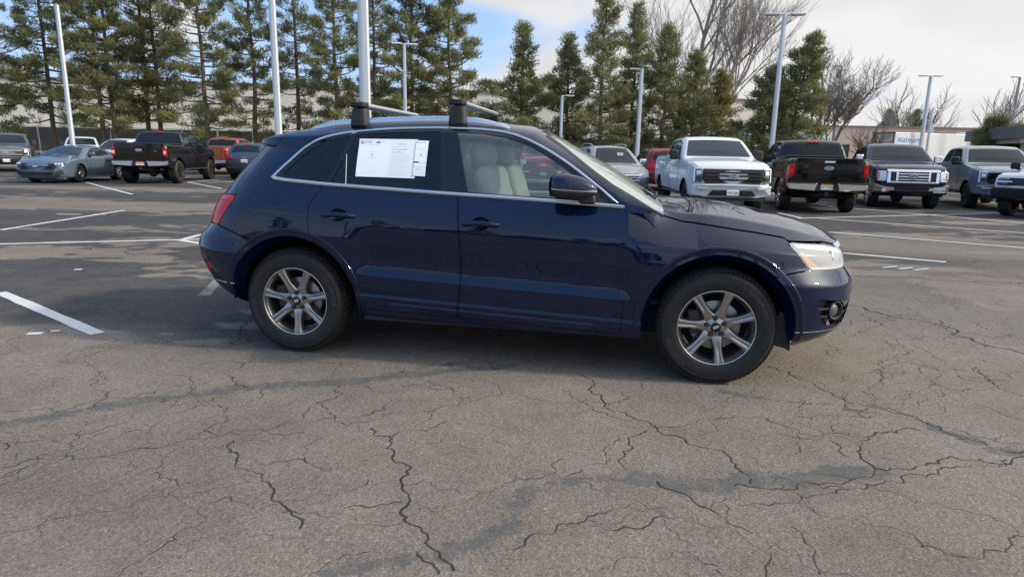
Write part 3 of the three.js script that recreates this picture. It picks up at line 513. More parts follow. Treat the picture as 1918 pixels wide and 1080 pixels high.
    part('lamp_housing', flip(cut(FRONT, grow(headLamp, .004), -.035)), std(0.34, 0.34, 0.33, .4, .3), hl);
    part('turn_signal', flip(cut(FRONT, poly([[1.842, .846], [1.872, .842], [1.915, .808], [1.985, .748], [1.935, .747], [1.918, .756]]), .0035)), MAT.amber, hl);
    { const c = [2.085, .79, zAt(2.085, .79 + .083) - .05]; part('projector', flip(join([at(new THREE.SphereGeometry(.05, 24, 16), ...c, 0, 0, 0, [.5, 1, 1])])), std(.42, .43, .42, .3, .4), hl); }
    part('lamp_eyebrow', flip(cut(FRONT, poly([[1.83, .884], [2.05, .858], [2.16, .830], [2.165, .815], [2.03, .840], [1.84, .866]]), .0032)), std(.70, .71, .70, .4), hl);
    part('lamp_edge', flip(cut(FRONT, poly([[2.175, .842], [2.245, .80], [2.30, .72], [2.232, .728], [2.215, .795]]), .002)), MAT.blackGloss, HERO);
    part('rear_reflector', flip(cut(SIDE, all(y1 => -1, (x, y, z) => Math.max(Math.abs(y - .575 - .03 * (x + 2.1)) - .025, x + 2.032, .60 - z)), -.002)), MAT.red, HERO);
    // fog lamp bay
    const bay = part('fog_lamp_bay', flip(cut(FRONT, all(grow(fog0, .004), (x, y, z) => .455 - z), -.055)), MAT.plastic, HERO);
    part('bay_back', flip(cut(FRONT, all(grow(fog0, .05), (x, y, z) => .40 - z), -.085)), MAT.liner, bay);
    { const cx = 2.128, cy = .480, cz = zAt(cx, cy + .085) - .012, rot = .62;
      part('fog_ring', flip(at(new THREE.LatheGeometry([[.040, -.05], [.047, 0], [.056, .006], [.062, -.002], [.060, -.06]].map(p => new THREE.Vector2(...p)), 36), cx, cy, cz, PI / 2, rot, 0)), MAT.plastic, bay);
      part('fog_lens', flip(at(new THREE.SphereGeometry(.043, 20, 12), cx - .012, cy, cz - .016, 0, rot, 0, [1, 1, .4])), std(.16, .17, .18, .15, .5), bay);
      for (const dy of [.022, -.028]) part('slat', flip(cut(FRONT, all(fog0, (x, y, z) => Math.abs(y - cy - dy + .04 * (x - 2.1)) - .0075, (x, y, z) => .06 - Math.hypot(x - cx, (y - cy) * 1)), -.008)), MAT.plastic, bay);
      part('bay_trim', flip(cut(FRONT, all((x, y) => Math.abs(fog0(x, y)) - .006, (x, y) => y - .43, (x, y, z) => .455 - z), .001)), MAT.navy, bay); }
    // arch lips
    for (const s of [-1, 1]) {
      const fz = (x, y) => bodyZ(x, y);
      const lip = sheetGeo(96, 12, (i, j) => { const a = lerp(-8, 188, i / 95) * PI / 180, rr = [.418, .444, ARCH - .006, ARCH - .004, ARCH, ARCH + .008, ARCH + .018, ARCH + .028, ARCH + .038, ARCH + .046, ARCH + .050, ARCH + .051][j], o = [-.10, -.06, -.028, -.012, -.007, -.004, .0005, .0035, .0055, .0062, .0045, -.006][j], x = s * WB + Math.cos(a) * rr, y = Math.max(.262, HUBY + Math.sin(a) * rr), q = Math.min(rr, ARCH); const x2 = s * WB + Math.cos(a) * Math.max(rr, ARCH), y2 = Math.max(.29, HUBY + Math.sin(a) * Math.max(rr, ARCH)); return [x, y, fz(x2, y2) + o]; });
      part('wheel_arch', flip(lip), MAT.navy, HERO);
      part('wheel_well', flip(join([at(new THREE.CylinderGeometry(ARCH + .03, ARCH + .03, .35, 48, 1, true, PI / 2 - .04, PI + .08), s * WB, HUBY, .665, PI / 2, 0, 0), at(new THREE.CircleGeometry(ARCH + .03, 40, 0, PI), s * WB, HUBY, .50)])), MAT.liner, HERO);
    }
    { const sh = new THREE.Shape([[1.785, .47], [1.850, .44], [1.866, .26], [1.868, .218], [1.838, .235], [1.775, .250], [1.76, .36]].map(p => new THREE.Vector2(...p))), g = new THREE.ExtrudeGeometry(sh, { depth: .19, bevelEnabled: false }); g.translate(0, 0, .605); part('arch_liner_end', flip(g), MAT.black, HERO); }
    // mirror
    { const m = new THREE.Group(); m.name = 'side_mirror'; HERO.add(m); const mx = .492, my = 1.205, mz = 1.015;
      const shell = sheetGeo(28, 40, (i, j) => { const th = i / 27 * PI, ph = j / 39 * 2 * PI, s = Math.pow(Math.sin(th), th < PI / 2 ? .38 : .8), cy = Math.cos(ph), sy = Math.sin(ph); const y0 = Math.sign(sy) * Math.pow(Math.abs(sy), .8), z0 = Math.sign(cy) * Math.pow(Math.abs(cy), .85), x0 = -Math.cos(th); const front = clamp(x0 * .5 + .5); return [mx + x0 * (x0 > 0 ? .150 : .128), my + (y0 * s) * (y0 > 0 ? lerp(.092, .060, front) : lerp(.082, .052, front)) - .020 * front * front, mz + z0 * s * lerp(.115, .07, front)]; });
      const sh = { P: null }; const sg = shellCut(shell, (x, y) => (my - .012 - .04 * (x - mx)) - y + .004), sb = shellCut(shell, (x, y) => y - (my - .022 - .04 * (x - mx)));
      part('mirror_cap', flip(sg), MAT.navy, m); part('mirror_base', flip(sb), MAT.plastic, m);
      part('mirror_strip', flip(shellCut(offset(shell, .0015), (x, y) => Math.abs(y - (my - .017 - .04 * (x - mx))) - .006)), MAT.satin, m);
      part('mirror_arm', flip(rbox(.10, .055, .17, .02, .575, 1.128, .905, 0, .1, 0)), MAT.plastic, m);
      part('mirror_glass', flip(at(new THREE.CircleGeometry(.075, 28), mx - .120, my, mz, 0, -PI / 2 - .1, 0, [1.25, .9, 1])), MAT.chrome, m); }
    part('mirror_mount', flip(cut(SIDE, poly([[.572, 1.205], [.70, 1.105], [.745, 1.090], [.572, 1.108]]), .001)), MAT.plastic, HERO);
    // roof rail
    { const P = []; for (let i = 0; i <= 40; i++) { const x = lerp(-1.40, .03, i / 40), u = i / 40, e = Math.min(1, Math.min(u, 1 - u) * 7); P.push([x, railY(x) + .004 + .040 * Math.pow(e, .55), .585 - .02 * (1 - e)]); }
      const g = sheetGeo(P.length, 13, (i, j) => { const a = j / 12 * 2 * PI, [x, y, z] = P[i], h = y - railY(x) + .012; return [x, y - h * .5 + Math.sign(Math.sin(a)) * Math.pow(Math.abs(Math.sin(a)), .6) * (h * .5 + .004), z + Math.cos(a) * .019]; });
      part('roof_rail', flip(g), MAT.satin, HERO); }
  }
  function railY(x) { const C = roofC(x), d = dTop(x); return C - d * (1 - Math.pow(1 - Math.pow(.585 / .72, 2.5), .4)); }
  function sideZ(x, y) {                                // outer skin at belt and above
    const C = roofC(x), d = dTop(x), ys = Math.max(1.10 - K * x, C - d), v = y + K * x;
    if (y <= ys || x < -1.3) return zAt2(x, v);
    const k = clamp((y - ys) / (C - ys)); return zAt2(x, ys + K * x) * Math.pow(1 - Math.pow(k, 2.5), .4);
  }
  function zAt2(x, v) { const r = xR(v), t = clamp(((r + aR) - x) / aR); return prof(x, v) * Math.pow(1 - Math.pow(t, nR), 1 / nR); }
  // bright strip that follows the window outline
  function trimStrip(pts, zf) {
    const n = pts.length, c = [0, 0]; pts.forEach(p => { c[0] += p[0] / n; c[1] += p[1] / n; });
    const pr = [[.002, -.004], [.001, .004], [-.003, .007], [-.009, .008], [-.014, .006], [-.016, .001], [-.016, -.006]];
    return sheetGeo(n + 1, pr.length, (i, j) => { const a = pts[(i - 1 + n) % n], b = pts[i % n], d = pts[(i + 1) % n]; let tx = d[0] - a[0], ty = d[1] - a[1]; const l = Math.hypot(tx, ty) || 1; tx /= l; ty /= l; const low = Math.abs(tx) > .9 && b[1] < 1.215 && b[0] > -1.55, w = low ? 1.45 : 1, nx = -ty, ny = tx; const x = b[0] + nx * pr[j][0] * w, y = b[1] + ny * pr[j][0] * w; return [x, y, zf(b[0], b[1]) + pr[j][1]]; });
  }
  // roof, windscreen, inner skin
  part('windshield', both(cut(SIDE, grow(windscreen, -.003), -.002)), MAT.wind, HERO);
  part('windshield_seal', both(cut(SIDE, (x, y, z) => Math.abs(windscreen(x, y) + .006) - .009, .001)), MAT.black, HERO);
  const openings = all(N(grow(gQuarter, .005)), N(grow(gRear, .005)), N(grow(gFront, .005)), N(grow(windscreen, .01)), (x, y, z) => -Math.max(z - .63, 1.10 - y, y - 1.41, hatch(x, y)));
  part('inner_skin', both(join([cut(SIDE, all(openings, x => x - .85, N(grow(wells, .004)), (x, y) => bottom(x, y) + .01, (x, y) => 1.0 - y > 0 ? -1 : -1), -.018), cut(FRONT, all(x => .80 - x, N(grow(wells, .004)), (x, y) => bottom(x, y) + .01, N(grow(headLamp, .01)), N(fogHole)), -.07)])), MAT.liner, HERO);
  part('headliner', both(cut(SIDE, all(openings, (x, y) => 1.16 - y, x => x - .3, (x, y, z) => Math.max(-1, x < -1.3 ? .05 : -1)), -.03)), MAT.headliner, HERO);
  part('underbody', join([rbox(3.0, .16, 1.50, .05, 0, .34, 0), box(.9, .16, 1.0, -1.75, .42, 0), box(.8, .14, 1.0, 1.75, .40, 0), bar([-2.0, .30, .30], [-1.0, .27, .30], .04)]), MAT.liner, HERO);
  for (const s of [1, -1]) part('rocker_underside', box(1.86, .03, .12, .02, .275, s * .80), MAT.black, HERO);
  // grille
  const gr = part('grille', both(cut(FRONT, grow(grilleHole, .004), -.05)), MAT.plastic, HERO);
  for (let k = 0; k < 7; k++) part('grille_slat', both(cut(FRONT, all(grow(grilleHole, .002), (x, y) => Math.abs(y - .80 + k * .055) - .008), -.02)), MAT.satin, gr);
  part('grille_frame', both(cut(FRONT, (x, y, z) => Math.abs(grilleHole(x, y, z)) - .012, .004)), MAT.satin, HERO);
  part('front_plate', at(plateGeo(.32, .16), 2.36, .50, 0, 0, PI / 2, 0), MAT.plastic, HERO);
  part('rear_plate_recess', at(plateGeo(.36, .18), -2.236, .87, 0, 0, -PI / 2, 0), MAT.plastic, HERO);
  part('bumper_strip', both(join([cut(FRONT, all((x, y) => Math.abs(y + K * x - .441) - .005, x => 1.86 - x, N(grilleHole)), .003), cut(SIDE, all((x, y) => Math.abs(y + K * x - .40) - .005, x => x + 1.83), .003)])), MAT.satin, HERO);
  // fuel door
  part('fuel_door', cut(SIDE, grow(fuel, -G * .6)), MAT.navy, HERO);
  // wipers
  for (const [a, b, c] of [[[1.0, 1.118, .50], [.86, 1.165, .30], [.78, 1.215, -.10]], [[1.02, 1.122, -.10], [.88, 1.185, -.28], [.82, 1.215, -.62]]]) { const w = part('wiper', tube([a, [(a[0] + b[0]) / 2, (a[1] + b[1]) / 2 + .02, (a[2] + b[2]) / 2], b], .009, 12, 6), MAT.black, HERO); part('wiper_blade', tube([[.95, 1.15, a[2] + .02], b, c], .008, 12, 6), MAT.black, w); }
  // crossbars
  for (const bx of [-1.022, -.330]) {
    const c = new THREE.Group(); c.name = 'roof_crossbar'; HERO.add(c); const y0 = railY(bx) + .045;
    part('bar', at(new THREE.CapsuleGeometry(.021, 1.20, 6, 14), bx + .012, y0 + .088, 0, PI / 2, 0, 0, [1.9, 1, 1]), MAT.alu, c);
    for (const s of [1, -1]) {
      const foot = sheetGeo(14, 25, (i, j) => { const u = i / 13, a = j / 24 * 2 * PI, r = .55, cx = Math.sign(Math.cos(a)) * Math.pow(Math.abs(Math.cos(a)), r), cz = Math.sign(Math.sin(a)) * Math.pow(Math.abs(Math.sin(a)), r), w = lerp(.064, .050, u), e = i === 0 || i === 13 ? .0 : i === 1 || i === 12 ? .93 : 1; return [bx + .008 + cx * w * e + .004 * u, y0 - .066 + u * .142, s * (.600 + cz * .050 * e - .008 * u)]; });
      part('foot', foot, MAT.plastic, c);
      const cap = sheetGeo(12, 25, (i, j) => { const u = i / 11, a = j / 24 * 2 * PI, r = .55, e = i === 0 || i === 11 ? 0 : i === 1 || i === 10 ? .90 : 1, cx = Math.sign(Math.cos(a)) * Math.pow(Math.abs(Math.cos(a)), r), cz = Math.sign(Math.sin(a)) * Math.pow(Math.abs(Math.sin(a)), r); return [bx + .004 + cx * .058 * e, y0 + .072 + u * .040, s * (.598 + cz * .052 * e)]; });
      part('foot_cover', cap, MAT.black, c);
      part('pad', rbox(.11, .02, .085, .006, bx + .008, y0 - .068, s * .600), MAT.black, c);
    }
  }
  part('antenna', join([at(new THREE.ConeGeometry(.05, .045, 16), -1.42, 1.60, 0, 0, 0, 0, [1.8, 1, .5])]), MAT.navy, HERO);
  // papers taped inside the rear window
  const tA = canvasTex(1024, 640, (x, w, h) => {
    x.fillStyle = '#f2f4f8'; x.fillRect(0, 0, w, h); x.fillStyle = '#eceff4'; x.fillRect(w * .52, 0, w * .48, h);
    x.strokeStyle = '#d8402e'; x.lineWidth = 15; x.beginPath(); x.arc(58, 62, 22, .6, 5.6); x.stroke(); x.fillStyle = '#d8402e'; x.fillRect(56, 56, 34, 14);
    x.fillStyle = '#3c4a68'; x.font = 'bold 27px sans-serif'; x.fillText('Ken Garff', 98, 62); x.font = '15px sans-serif'; x.fillStyle = '#9aa2b0'; x.fillText('FORD FORT COLLINS', 98, 86);
    x.fillStyle = '#24509a'; x.beginPath(); x.ellipse(338, 60, 42, 18, 0, 0, 7); x.fill(); x.fillStyle = '#fff'; x.font = 'italic bold 22px serif'; x.fillText('Ford', 313, 67); x.fillStyle = '#a8aeba'; x.font = '13px sans-serif'; x.fillText('Certified', 395, 50); x.fillText('Pre-Owned', 395, 68);
    x.fillStyle = '#a3a9b6'; x.font = '17px sans-serif'; x.fillText('2010 Premium Plus', 190, 110); x.fillText('Scan for details', 180, 225); x.fillText('or text for information', 165, 330);
    x.fillStyle = '#c9cdd6'; x.fillRect(232, 250, 38, 42);
    x.fillStyle = '#7d8596'; x.font = 'bold 21px sans-serif'; x.fillText('BUYERS GUIDE', 690, 92); x.font = 'bold 19px sans-serif'; x.fillText('AS IS - NO DEALER WARRANTY', 590, 182); x.fillText('DEALER WARRANTY', 600, 225);
    x.fillStyle = '#c3c8d2'; const r = rng(5); for (let y = 118; y < 600; y += 15) { if ((y > 160 && y < 232)) continue; x.fillRect(590, y, 180 + r() * 200, 3); }
  });
  const tB = canvasTex(256, 640, (x, w, h) => {
    x.fillStyle = '#f0f3f7'; x.fillRect(0, 0, w, h); x.strokeStyle = '#27303f'; x.lineWidth = 5; x.strokeRect(2, 2, w - 4, h - 4);
    x.strokeStyle = '#d8402e'; x.lineWidth = 9; x.beginPath(); x.arc(36, 40, 14, .6, 5.6); x.stroke(); x.fillStyle = '#3c4a68'; x.font = 'bold 24px sans-serif'; x.fillText('Ken Garff', 66, 46);
    x.fillStyle = '#a3a9b6'; x.font = '14px sans-serif'; x.fillText('Used vehicle', 85, 130); x.fillRect(30, 160, 190, 3); x.fillRect(30, 178, 170, 3); x.fillStyle = '#c9cdd6'; x.fillRect(110, 240, 44, 48); x.fillStyle = '#2b3448'; x.fillRect(0, 400, w, 5); x.fillRect(0, 380, 110, 20); x.fillRect(0, 475, w, 5); x.font = 'bold 23px sans-serif'; x.fillText('VIN NO', 40, 530); x.fillStyle = '#b3762f'; x.fillText('price', 140, 530); x.fillStyle = '#b9bec8'; for (let y = 560; y < 620; y += 13) x.fillRect(24, y, 200, 3);
  });
  const sheetOn = (pts, tex, off) => { const g = sheetGeo(9, 9, (i, j) => { const u = j / 8, v = i / 8, a = [lerp(pts[0][0], pts[1][0], u), lerp(pts[0][1], pts[1][1], u)], b = [lerp(pts[3][0], pts[2][0], u), lerp(pts[3][1], pts[2][1], u)], x = lerp(a[0], b[0], v), y = lerp(a[1], b[1], v); return [x, y, sideZ(x, y) + off]; }, true); return part('price_sheet', g, new THREE.MeshStandardMaterial({ map: tex, roughness: .6, side: THREE.DoubleSide }), HERO, 'white printed paper sheet on the rear door window'); };
  sheetOn([[-.965, 1.469], [-.562, 1.471], [-.552, 1.221], [-.958, 1.224]], tA, -.0015);
  sheetOn([[-.574, 1.466], [-.485, 1.464], [-.481, 1.234], [-.569, 1.236]], tB, .0005);
  // cabin
  const seat = (x, z, name, wide = .50) => { const s = new THREE.Group(); s.name = name; HERO.add(s); part('cushion', rbox(.52, .18, wide, .07, x + .18, .66, z, 0, 0, .10, 4), MAT.leather, s); part('backrest', rbox(.17, .66, wide, .075, x - .12, .99, z, 0, 0, .28, 4), MAT.leather, s); part('headrest', at(new THREE.SphereGeometry(.15, 24, 16), x - .245, 1.385, z, 0, 0, .15, [.62, .80, .92]), MAT.leather, s); part('headrest_post', join([bar([x - .21, 1.22, z - .05], [x - .24, 1.36, z - .05], .007), bar([x - .21, 1.22, z + .05], [x - .24, 1.36, z + .05], .007)]), MAT.chrome, s); };
  seat(.05, .37, 'front_seat'); seat(.05, -.37, 'front_seat'); 
  { const s = new THREE.Group(); s.name = 'rear_bench'; HERO.add(s); part('cushion', rbox(.5, .18, 1.2, .07, -.80, .68, 0, 0, 0, .08, 4), MAT.leather, s); part('backrest', rbox(.16, .62, 1.2, .07, -1.05, 1.0, 0, 0, 0, .3, 4), MAT.leather, s); for (const z of [-.4, .4]) part('headrest', at(new THREE.SphereGeometry(.14, 20, 12), -1.20, 1.36, z, 0, 0, .2, [.55, .7, .95]), MAT.leather, s); }
  part('dashboard', join([rbox(.42, .20, 1.36, .07, .80, .98, 0, 0, 0, -.12, 3), rbox(.24, .10, .42, .04, .62, 1.05, -.37)]), MAT.cabin, HERO);
  part('steering_wheel', join([at(new THREE.TorusGeometry(.185, .017, 12, 40), .50, 1.02, -.37, 0, PI / 2, 0), bar([.50, 1.02, -.52], [.50, 1.02, -.22], .02), bar([.5, 1.02, -.37], [.70, .95, -.37], .035)]), MAT.cabin, HERO);
  part('cabin_floor', box(2.9, .03, 1.4, -.4, .46, 0), MAT.cabin, HERO);
  for (const s of [1, -1]) part('door_lining', join([rbox(1.55, .55, .05, .03, -.03, .80, s * .80), rbox(1.0, .06, .06, .02, .1, 1.04, s * .79)]), MAT.beigeTrim, HERO);
  for (const s of [1, -1]) part('pillar_lining', join([bar([-.34, 1.12, s * .80], [-.39, 1.52, s * .64], .045, .04, 10), bar([.30, 1.40, s * .60], [.72, 1.12, s * .74], .03, .03, 8), bar([-1.12, 1.14, s * .80], [-1.02, 1.50, s * .66], .05, .045, 10)]), MAT.beigeTrim, HERO);
  part('mirror_inside', rbox(.03, .06, .22, .015, .40, 1.41, 0), MAT.cabin, HERO);
  part('load_cover', box(.75, .02, 1.25, -1.62, 1.06, 0), MAT.cabin, HERO);
}
function sheetGeo(rows, cols, fn, withUV) {
  const s = sheet(rows, cols, fn), g = new THREE.BufferGeometry(); g.setAttribute('position', new THREE.BufferAttribute(s.P, 3)); g.setAttribute('normal', new THREE.BufferAttribute(s.N, 3));
  const uv = new Float32Array(rows * cols * 2); for (let i = 0; i < rows; i++) for (let j = 0; j < cols; j++) { uv[(i * cols + j) * 2] = j / (cols - 1); uv[(i * cols + j) * 2 + 1] = withUV ? 1 - i / (rows - 1) : i / (rows - 1); }
  g.setAttribute('uv', new THREE.BufferAttribute(uv, 2)); g.setIndex(s.I); return clean(g);
}
function shellCut(g, field) { const p = g.attributes.position.array, n = g.attributes.normal.array, I = []; for (let i = 0; i < p.length / 3; i++) I.push(i); return cut({ P: p, N: n, I }, field); }
// ---------------------------------------------------------------- the SUV's wheels: axis along local z, outer face +z
function heroWheel(turn) {
  const w = new THREE.Group(); w.name = 'wheel';
  const v2 = l => l.map(p => new THREE.Vector2(...p)), lathe = (l, n = 72) => at(new THREE.LatheGeometry(v2(l), n), 0, 0, 0, PI / 2, 0, 0);
  // (radius, across): across 0 is the outer face of the rim
  const ty = part('tyre', lathe([[.232, -.012], [.236, .004], [.246, .012], [.262, .016], [.285, .0195], [.305, .020], [.322, .0165], [.3235, .0185], [.3265, .0185], [.328, .014], [.340, .006], [.346, -.004], [.350, -.016], [.352, -.040], [.354, -.105], [.352, -.175], [.345, -.205], [.30, -.235], [.236, -.222]], 96), MAT.rubber, w);
  const tb = []; const r = rng(9);
  for (let k = 0; k < 76; k++) { const a = k / 76 * 2 * PI, q = (k % 2) * .004; tb.push(at(box(.018, .0225 + q, .034, 0, 0, 0, 0, -.35, 0), .3515 * Math.cos(a), .3545 * Math.sin(a), -.020, 0, 0, a).rotateZ(0)); tb.push(at(box(.014, .0235, .032), .3595 * Math.cos(a + .02), .3595 * Math.sin(a + .02), -.060, 0, 0, a + .02)); tb.push(at(box(.014, .0235, .036), .3605 * Math.cos(a), .3605 * Math.sin(a), -.105, 0, 0, a)); tb.push(at(box(.014, .0235, .032), .3595 * Math.cos(a + .02), .3595 * Math.sin(a + .02), -.150, 0, 0, a + .02)); }
  part('tread', join(tb), MAT.tread, w);
  part('rim', join([lathe([[.238, -.004], [.2375, .003], [.234, .004], [.230, .001], [.226, -.010], [.2235, -.020], [.2165, -.024], [.2160, -.040], [.209, -.044], [.208, -.085], [.205, -.12], [.205, -.20]])]), MAT.rim, w);
  part('rim_lip', lathe([[.2385, -.002], [.238, .0045], [.2335, .0055], [.2305, .0035], [.2295, .000]]), MAT.rimEdge, w);
  // seven flared spokes with a raised spine
  for (let k = 0; k < 7; k++) {
    const a0 = turn + k / 7 * 2 * PI;
    const g = sheetGeo(22, 15, (i, j) => { const u = i / 21, rr = lerp(.058, .2285, u), q = j / 14 * 2 - 1, half = lerp(.029, .0385, u) - .006 * Math.sin(u * PI) + .022 * Math.pow(1 - u, 3.2); const out = lerp(-.034, -.005, Math.pow(u, .8)); const e = Math.abs(q); let z = out; if (e > .80) z -= .035 * ((e - .80) / .20); else z += .0045 * Math.cos(e / .8 * PI * .5) - .009 * Math.exp(-Math.pow((q - .10) / .26, 2)) * sstep(.12, .55, u) * (1.1 - .2 * u); return [rr, q * half, z]; });
    part('spoke', g.rotateZ(a0), MAT.rim, w);
  }
  part('hub', lathe([[.001, -.020], [.030, -.020], [.0345, -.024], [.040, -.0265], [.052, -.030], [.066, -.034], [.074, -.042], [.075, -.075]], 48), MAT.rim, w);
  part('hub_cap', lathe([[.0005, -.0155], [.026, -.0155], [.0305, -.0175], [.0315, -.024]], 40), MAT.blackGloss, w);
  const logo = canvasTex(256, 256, (x, W, H) => { x.fillStyle = '#0b0b0d'; x.fillRect(0, 0, W, H); x.fillStyle = '#f0f0f0'; x.font = 'italic bold 92px sans-serif'; x.textAlign = 'center'; x.fillText('NNT', 128, 168); x.fillRect(52, 76, 150, 13); });
  part('hub_emblem', at(new THREE.CircleGeometry(.026, 32), 0, 0, -.0150, 0, 0, turn * .5 + .25), new THREE.MeshStandardMaterial({ map: logo, roughness: .4 }), w);
  for (let k = 0; k < 5; k++) { const a = turn * .3 + .31 + k / 5 * 2 * PI; part('lug_nut', join([at(new THREE.CylinderGeometry(.0105, .0105, .022, 6), .056 * Math.cos(a), .056 * Math.sin(a), -.020, PI / 2, 0, 0), at(new THREE.CylinderGeometry(.0155, .0155, .012, 16), .056 * Math.cos(a), .056 * Math.sin(a), -.030, PI / 2, 0, 0)]), MAT.steel, w); }
  part('brake_disc', join([lathe([[.085, -.085], [.155, -.085], [.155, -.108], [.085, -.108]], 64), lathe([[.001, -.080], [.080, -.080], [.085, -.10]], 32)]), MAT.disc, w);
  part('brake_caliper', join([rbox(.085, .16, .08, .02, -.125, .02, -.095, 0, 0, .15)]), MAT.steel, w);
  part('brake_shield', lathe([[.001, -.125], [.19, -.125], [.20, -.112]], 40), MAT.liner, w);
  // raised lettering on the sidewall
  const word = 'SCORPION', lg = []; for (const base of [turn * 2 - .15, turn * 2 + PI - .15]) [...word].forEach((ch, k) => { const a = base - (k - 3.5) * .088, g = new THREE.ShapeGeometry(font.generateShapes(ch, .030), 2); g.computeBoundingBox(); g.translate(-(g.boundingBox.max.x) / 2, -.015, 0); lg.push(at(g, .298 * Math.cos(a), .298 * Math.sin(a), .0212, 0, 0, a - PI / 2)); });
  const lt = part('sidewall_lettering', join(lg), MAT.letter, w); lt.userData.kind = 'stuff';
  return w;
}
for (const [x, z, t] of [[-WB, 1, .24], [WB, 1, .385], [-WB, -1, .1], [WB, -1, .5]]) { const w = heroWheel(t); w.position.set(x, HUBY, z * .890); if (z < 0) w.rotation.y = PI; HERO.add(w); }
// ---------------------------------------------------------------- parked vehicles: local +x is forward, origin on the ground between the axles
const CAR = {
  glass: phys(0.013, 0.019, 0.024, 0.02, 0, { ior: 1.36 }),
  white: paintMat(0.62, 0.64, 0.66, 0.05, 0.4), black: paintMat(0.008, 0.008, 0.009, 0.1, 0.4, 0.03), darkBlue: paintMat(0.012, 0.02, 0.055, 0.3, 0.4),
  silver: paintMat(0.34, 0.36, 0.39, 0.55, 0.36), grey: paintMat(0.13, 0.14, 0.15, 0.5, 0.38), blueGrey: paintMat(0.115, 0.155, 0.205, 0.35, 0.38), slate: paintMat(0.06, 0.072, 0.095, 0.4, 0.4),
  red: paintMat(0.22, 0.012, 0.016, 0.2, 0.4), copper: paintMat(0.28, 0.078, 0.048, 0.25, 0.42), bluishSilver: paintMat(0.26, 0.30, 0.36, 0.5, 0.36), tan: paintMat(0.33, 0.27, 0.19, 0.3, 0.45), frost: paintMat(0.50, 0.55, 0.58, 0.15, 0.4),
};
function plateTex(txt, bg = '#e9ecec', fg = '#22335c', top = null) { return new THREE.MeshStandardMaterial({ roughness: .5, map: canvasTex(256, 128, (x, w, h) => { x.fillStyle = bg; x.fillRect(0, 0, w, h); if (top) { x.fillStyle = top; x.fillRect(0, 0, w, 46); } x.strokeStyle = '#555'; x.lineWidth = 5; x.strokeRect(2, 2, w - 4, h - 4); x.fillStyle = fg; x.font = 'bold 66px sans-serif'; x.textAlign = 'center'; x.fillText(txt, w / 2, 100); }) }); }
const ovalMat = new THREE.MeshStandardMaterial({ roughness: .25, metalness: .2, map: canvasTex(256, 128, (x, w, h) => { x.fillStyle = '#c9ccd0'; x.fillRect(0, 0, w, h); x.fillStyle = '#163a78'; x.beginPath(); x.ellipse(w / 2, h / 2, 112, 50, 0, 0, 7); x.fill(); x.fillStyle = '#f2f4f6'; x.font = 'italic bold 70px serif'; x.textAlign = 'center'; x.fillText('Ford', w / 2, 86); }) });
function oval(w, h, x, y, z, face) { const g = new THREE.CircleGeometry(.5, 32); return at(g, x, y, z, 0, face > 0 ? PI / 2 : -PI / 2, 0, [w, h, 1]); }
function faceBox(shapePts, depth, fx, dir, bevel = .012) {       // a plate with rounded edges standing on a curved nose or tail; outline in (z, y)
  const s = new THREE.Shape(shapePts.map(p => new THREE.Vector2(p[0], p[1])));
  const g = new THREE.ExtrudeGeometry(s, { depth: Math.max(.001, depth - bevel), bevelEnabled: true, bevelThickness: bevel, bevelSize: bevel * .8, bevelOffset: -bevel * .8, bevelSegments: 2, steps: 1 });
  const p = g.attributes.position; for (let i = 0; i < p.count; i++) { const z = p.getX(i), y = p.getY(i), d = p.getZ(i); p.setXYZ(i, fx(y, z) + dir * d, y, z); }
  if (dir > 0) { const a = p.array; for (let i = 0; i < p.count; i += 3) for (let c = 0; c < 3; c++) { const t = a[(i + 1) * 3 + c]; a[(i + 1) * 3 + c] = a[(i + 2) * 3 + c]; a[(i + 2) * 3 + c] = t; } }
  g.deleteAttribute('normal'); g.computeVertexNormals(); return g;
}
const rect = (z0, z1, y0, y1, r = .02) => { const o = []; for (const [cz, cy, a] of [[z1 - r, y1 - r, 0], [z0 + r, y1 - r, 90], [z0 + r, y0 + r, 180], [z1 - r, y0 + r, 270]]) for (let k = 0; k <= 3; k++) o.push([cz + r * Math.cos(R(a + k * 30)), cy + r * Math.sin(R(a + k * 30))]); return o; };
function roadWheel(r, width, rimR, rimMat, spokes = 6, hub) {
  const w = new THREE.Group(); w.name = 'wheel'; const lathe = (l, n = 36) => at(new THREE.LatheGeometry(l.map(p => new THREE.Vector2(...p)), n), 0, 0, 0, PI / 2, 0, 0);
  part('tyre', lathe([[rimR, -.01], [rimR + .012, .012], [lerp(rimR, r, .5), .02], [r - .03, .006], [r - .008, -.02], [r, -.05], [r, -width + .05], [r - .02, -width + .01], [rimR, -width]]), MAT.rubber, w);
  const g = [lathe([[rimR + .003, .004], [rimR - .01, .006], [rimR - .02, -.01], [rimR - .035, -.10], [.01, -.12]])];
  for (let k = 0; k < spokes; k++) { const a = k / spokes * 2 * PI + .2; g.push(at(new THREE.BoxGeometry(rimR - .03, .055, .05), (rimR * .52) * Math.cos(a), (rimR * .52) * Math.sin(a), -.02, 0, 0, a)); g.push(at(new THREE.BoxGeometry(rimR * .45, .07, .05), (rimR * .78) * Math.cos(a), (rimR * .78) * Math.sin(a), -.014, 0, 0, a)); }
  g.push(at(new THREE.CylinderGeometry(.065, .075, .05, 20), 0, 0, -.005, PI / 2, 0, 0));
  const rim = part('rim', join(g.slice(1)), rimMat, w); part('rim_barrel', g[0], MAT.steel, w); part('hub_cap', at(new THREE.CylinderGeometry(.036, .036, .02, 16), 0, 0, .022, PI / 2, 0, 0), hub || MAT.blackGloss, w);
  return w;
}
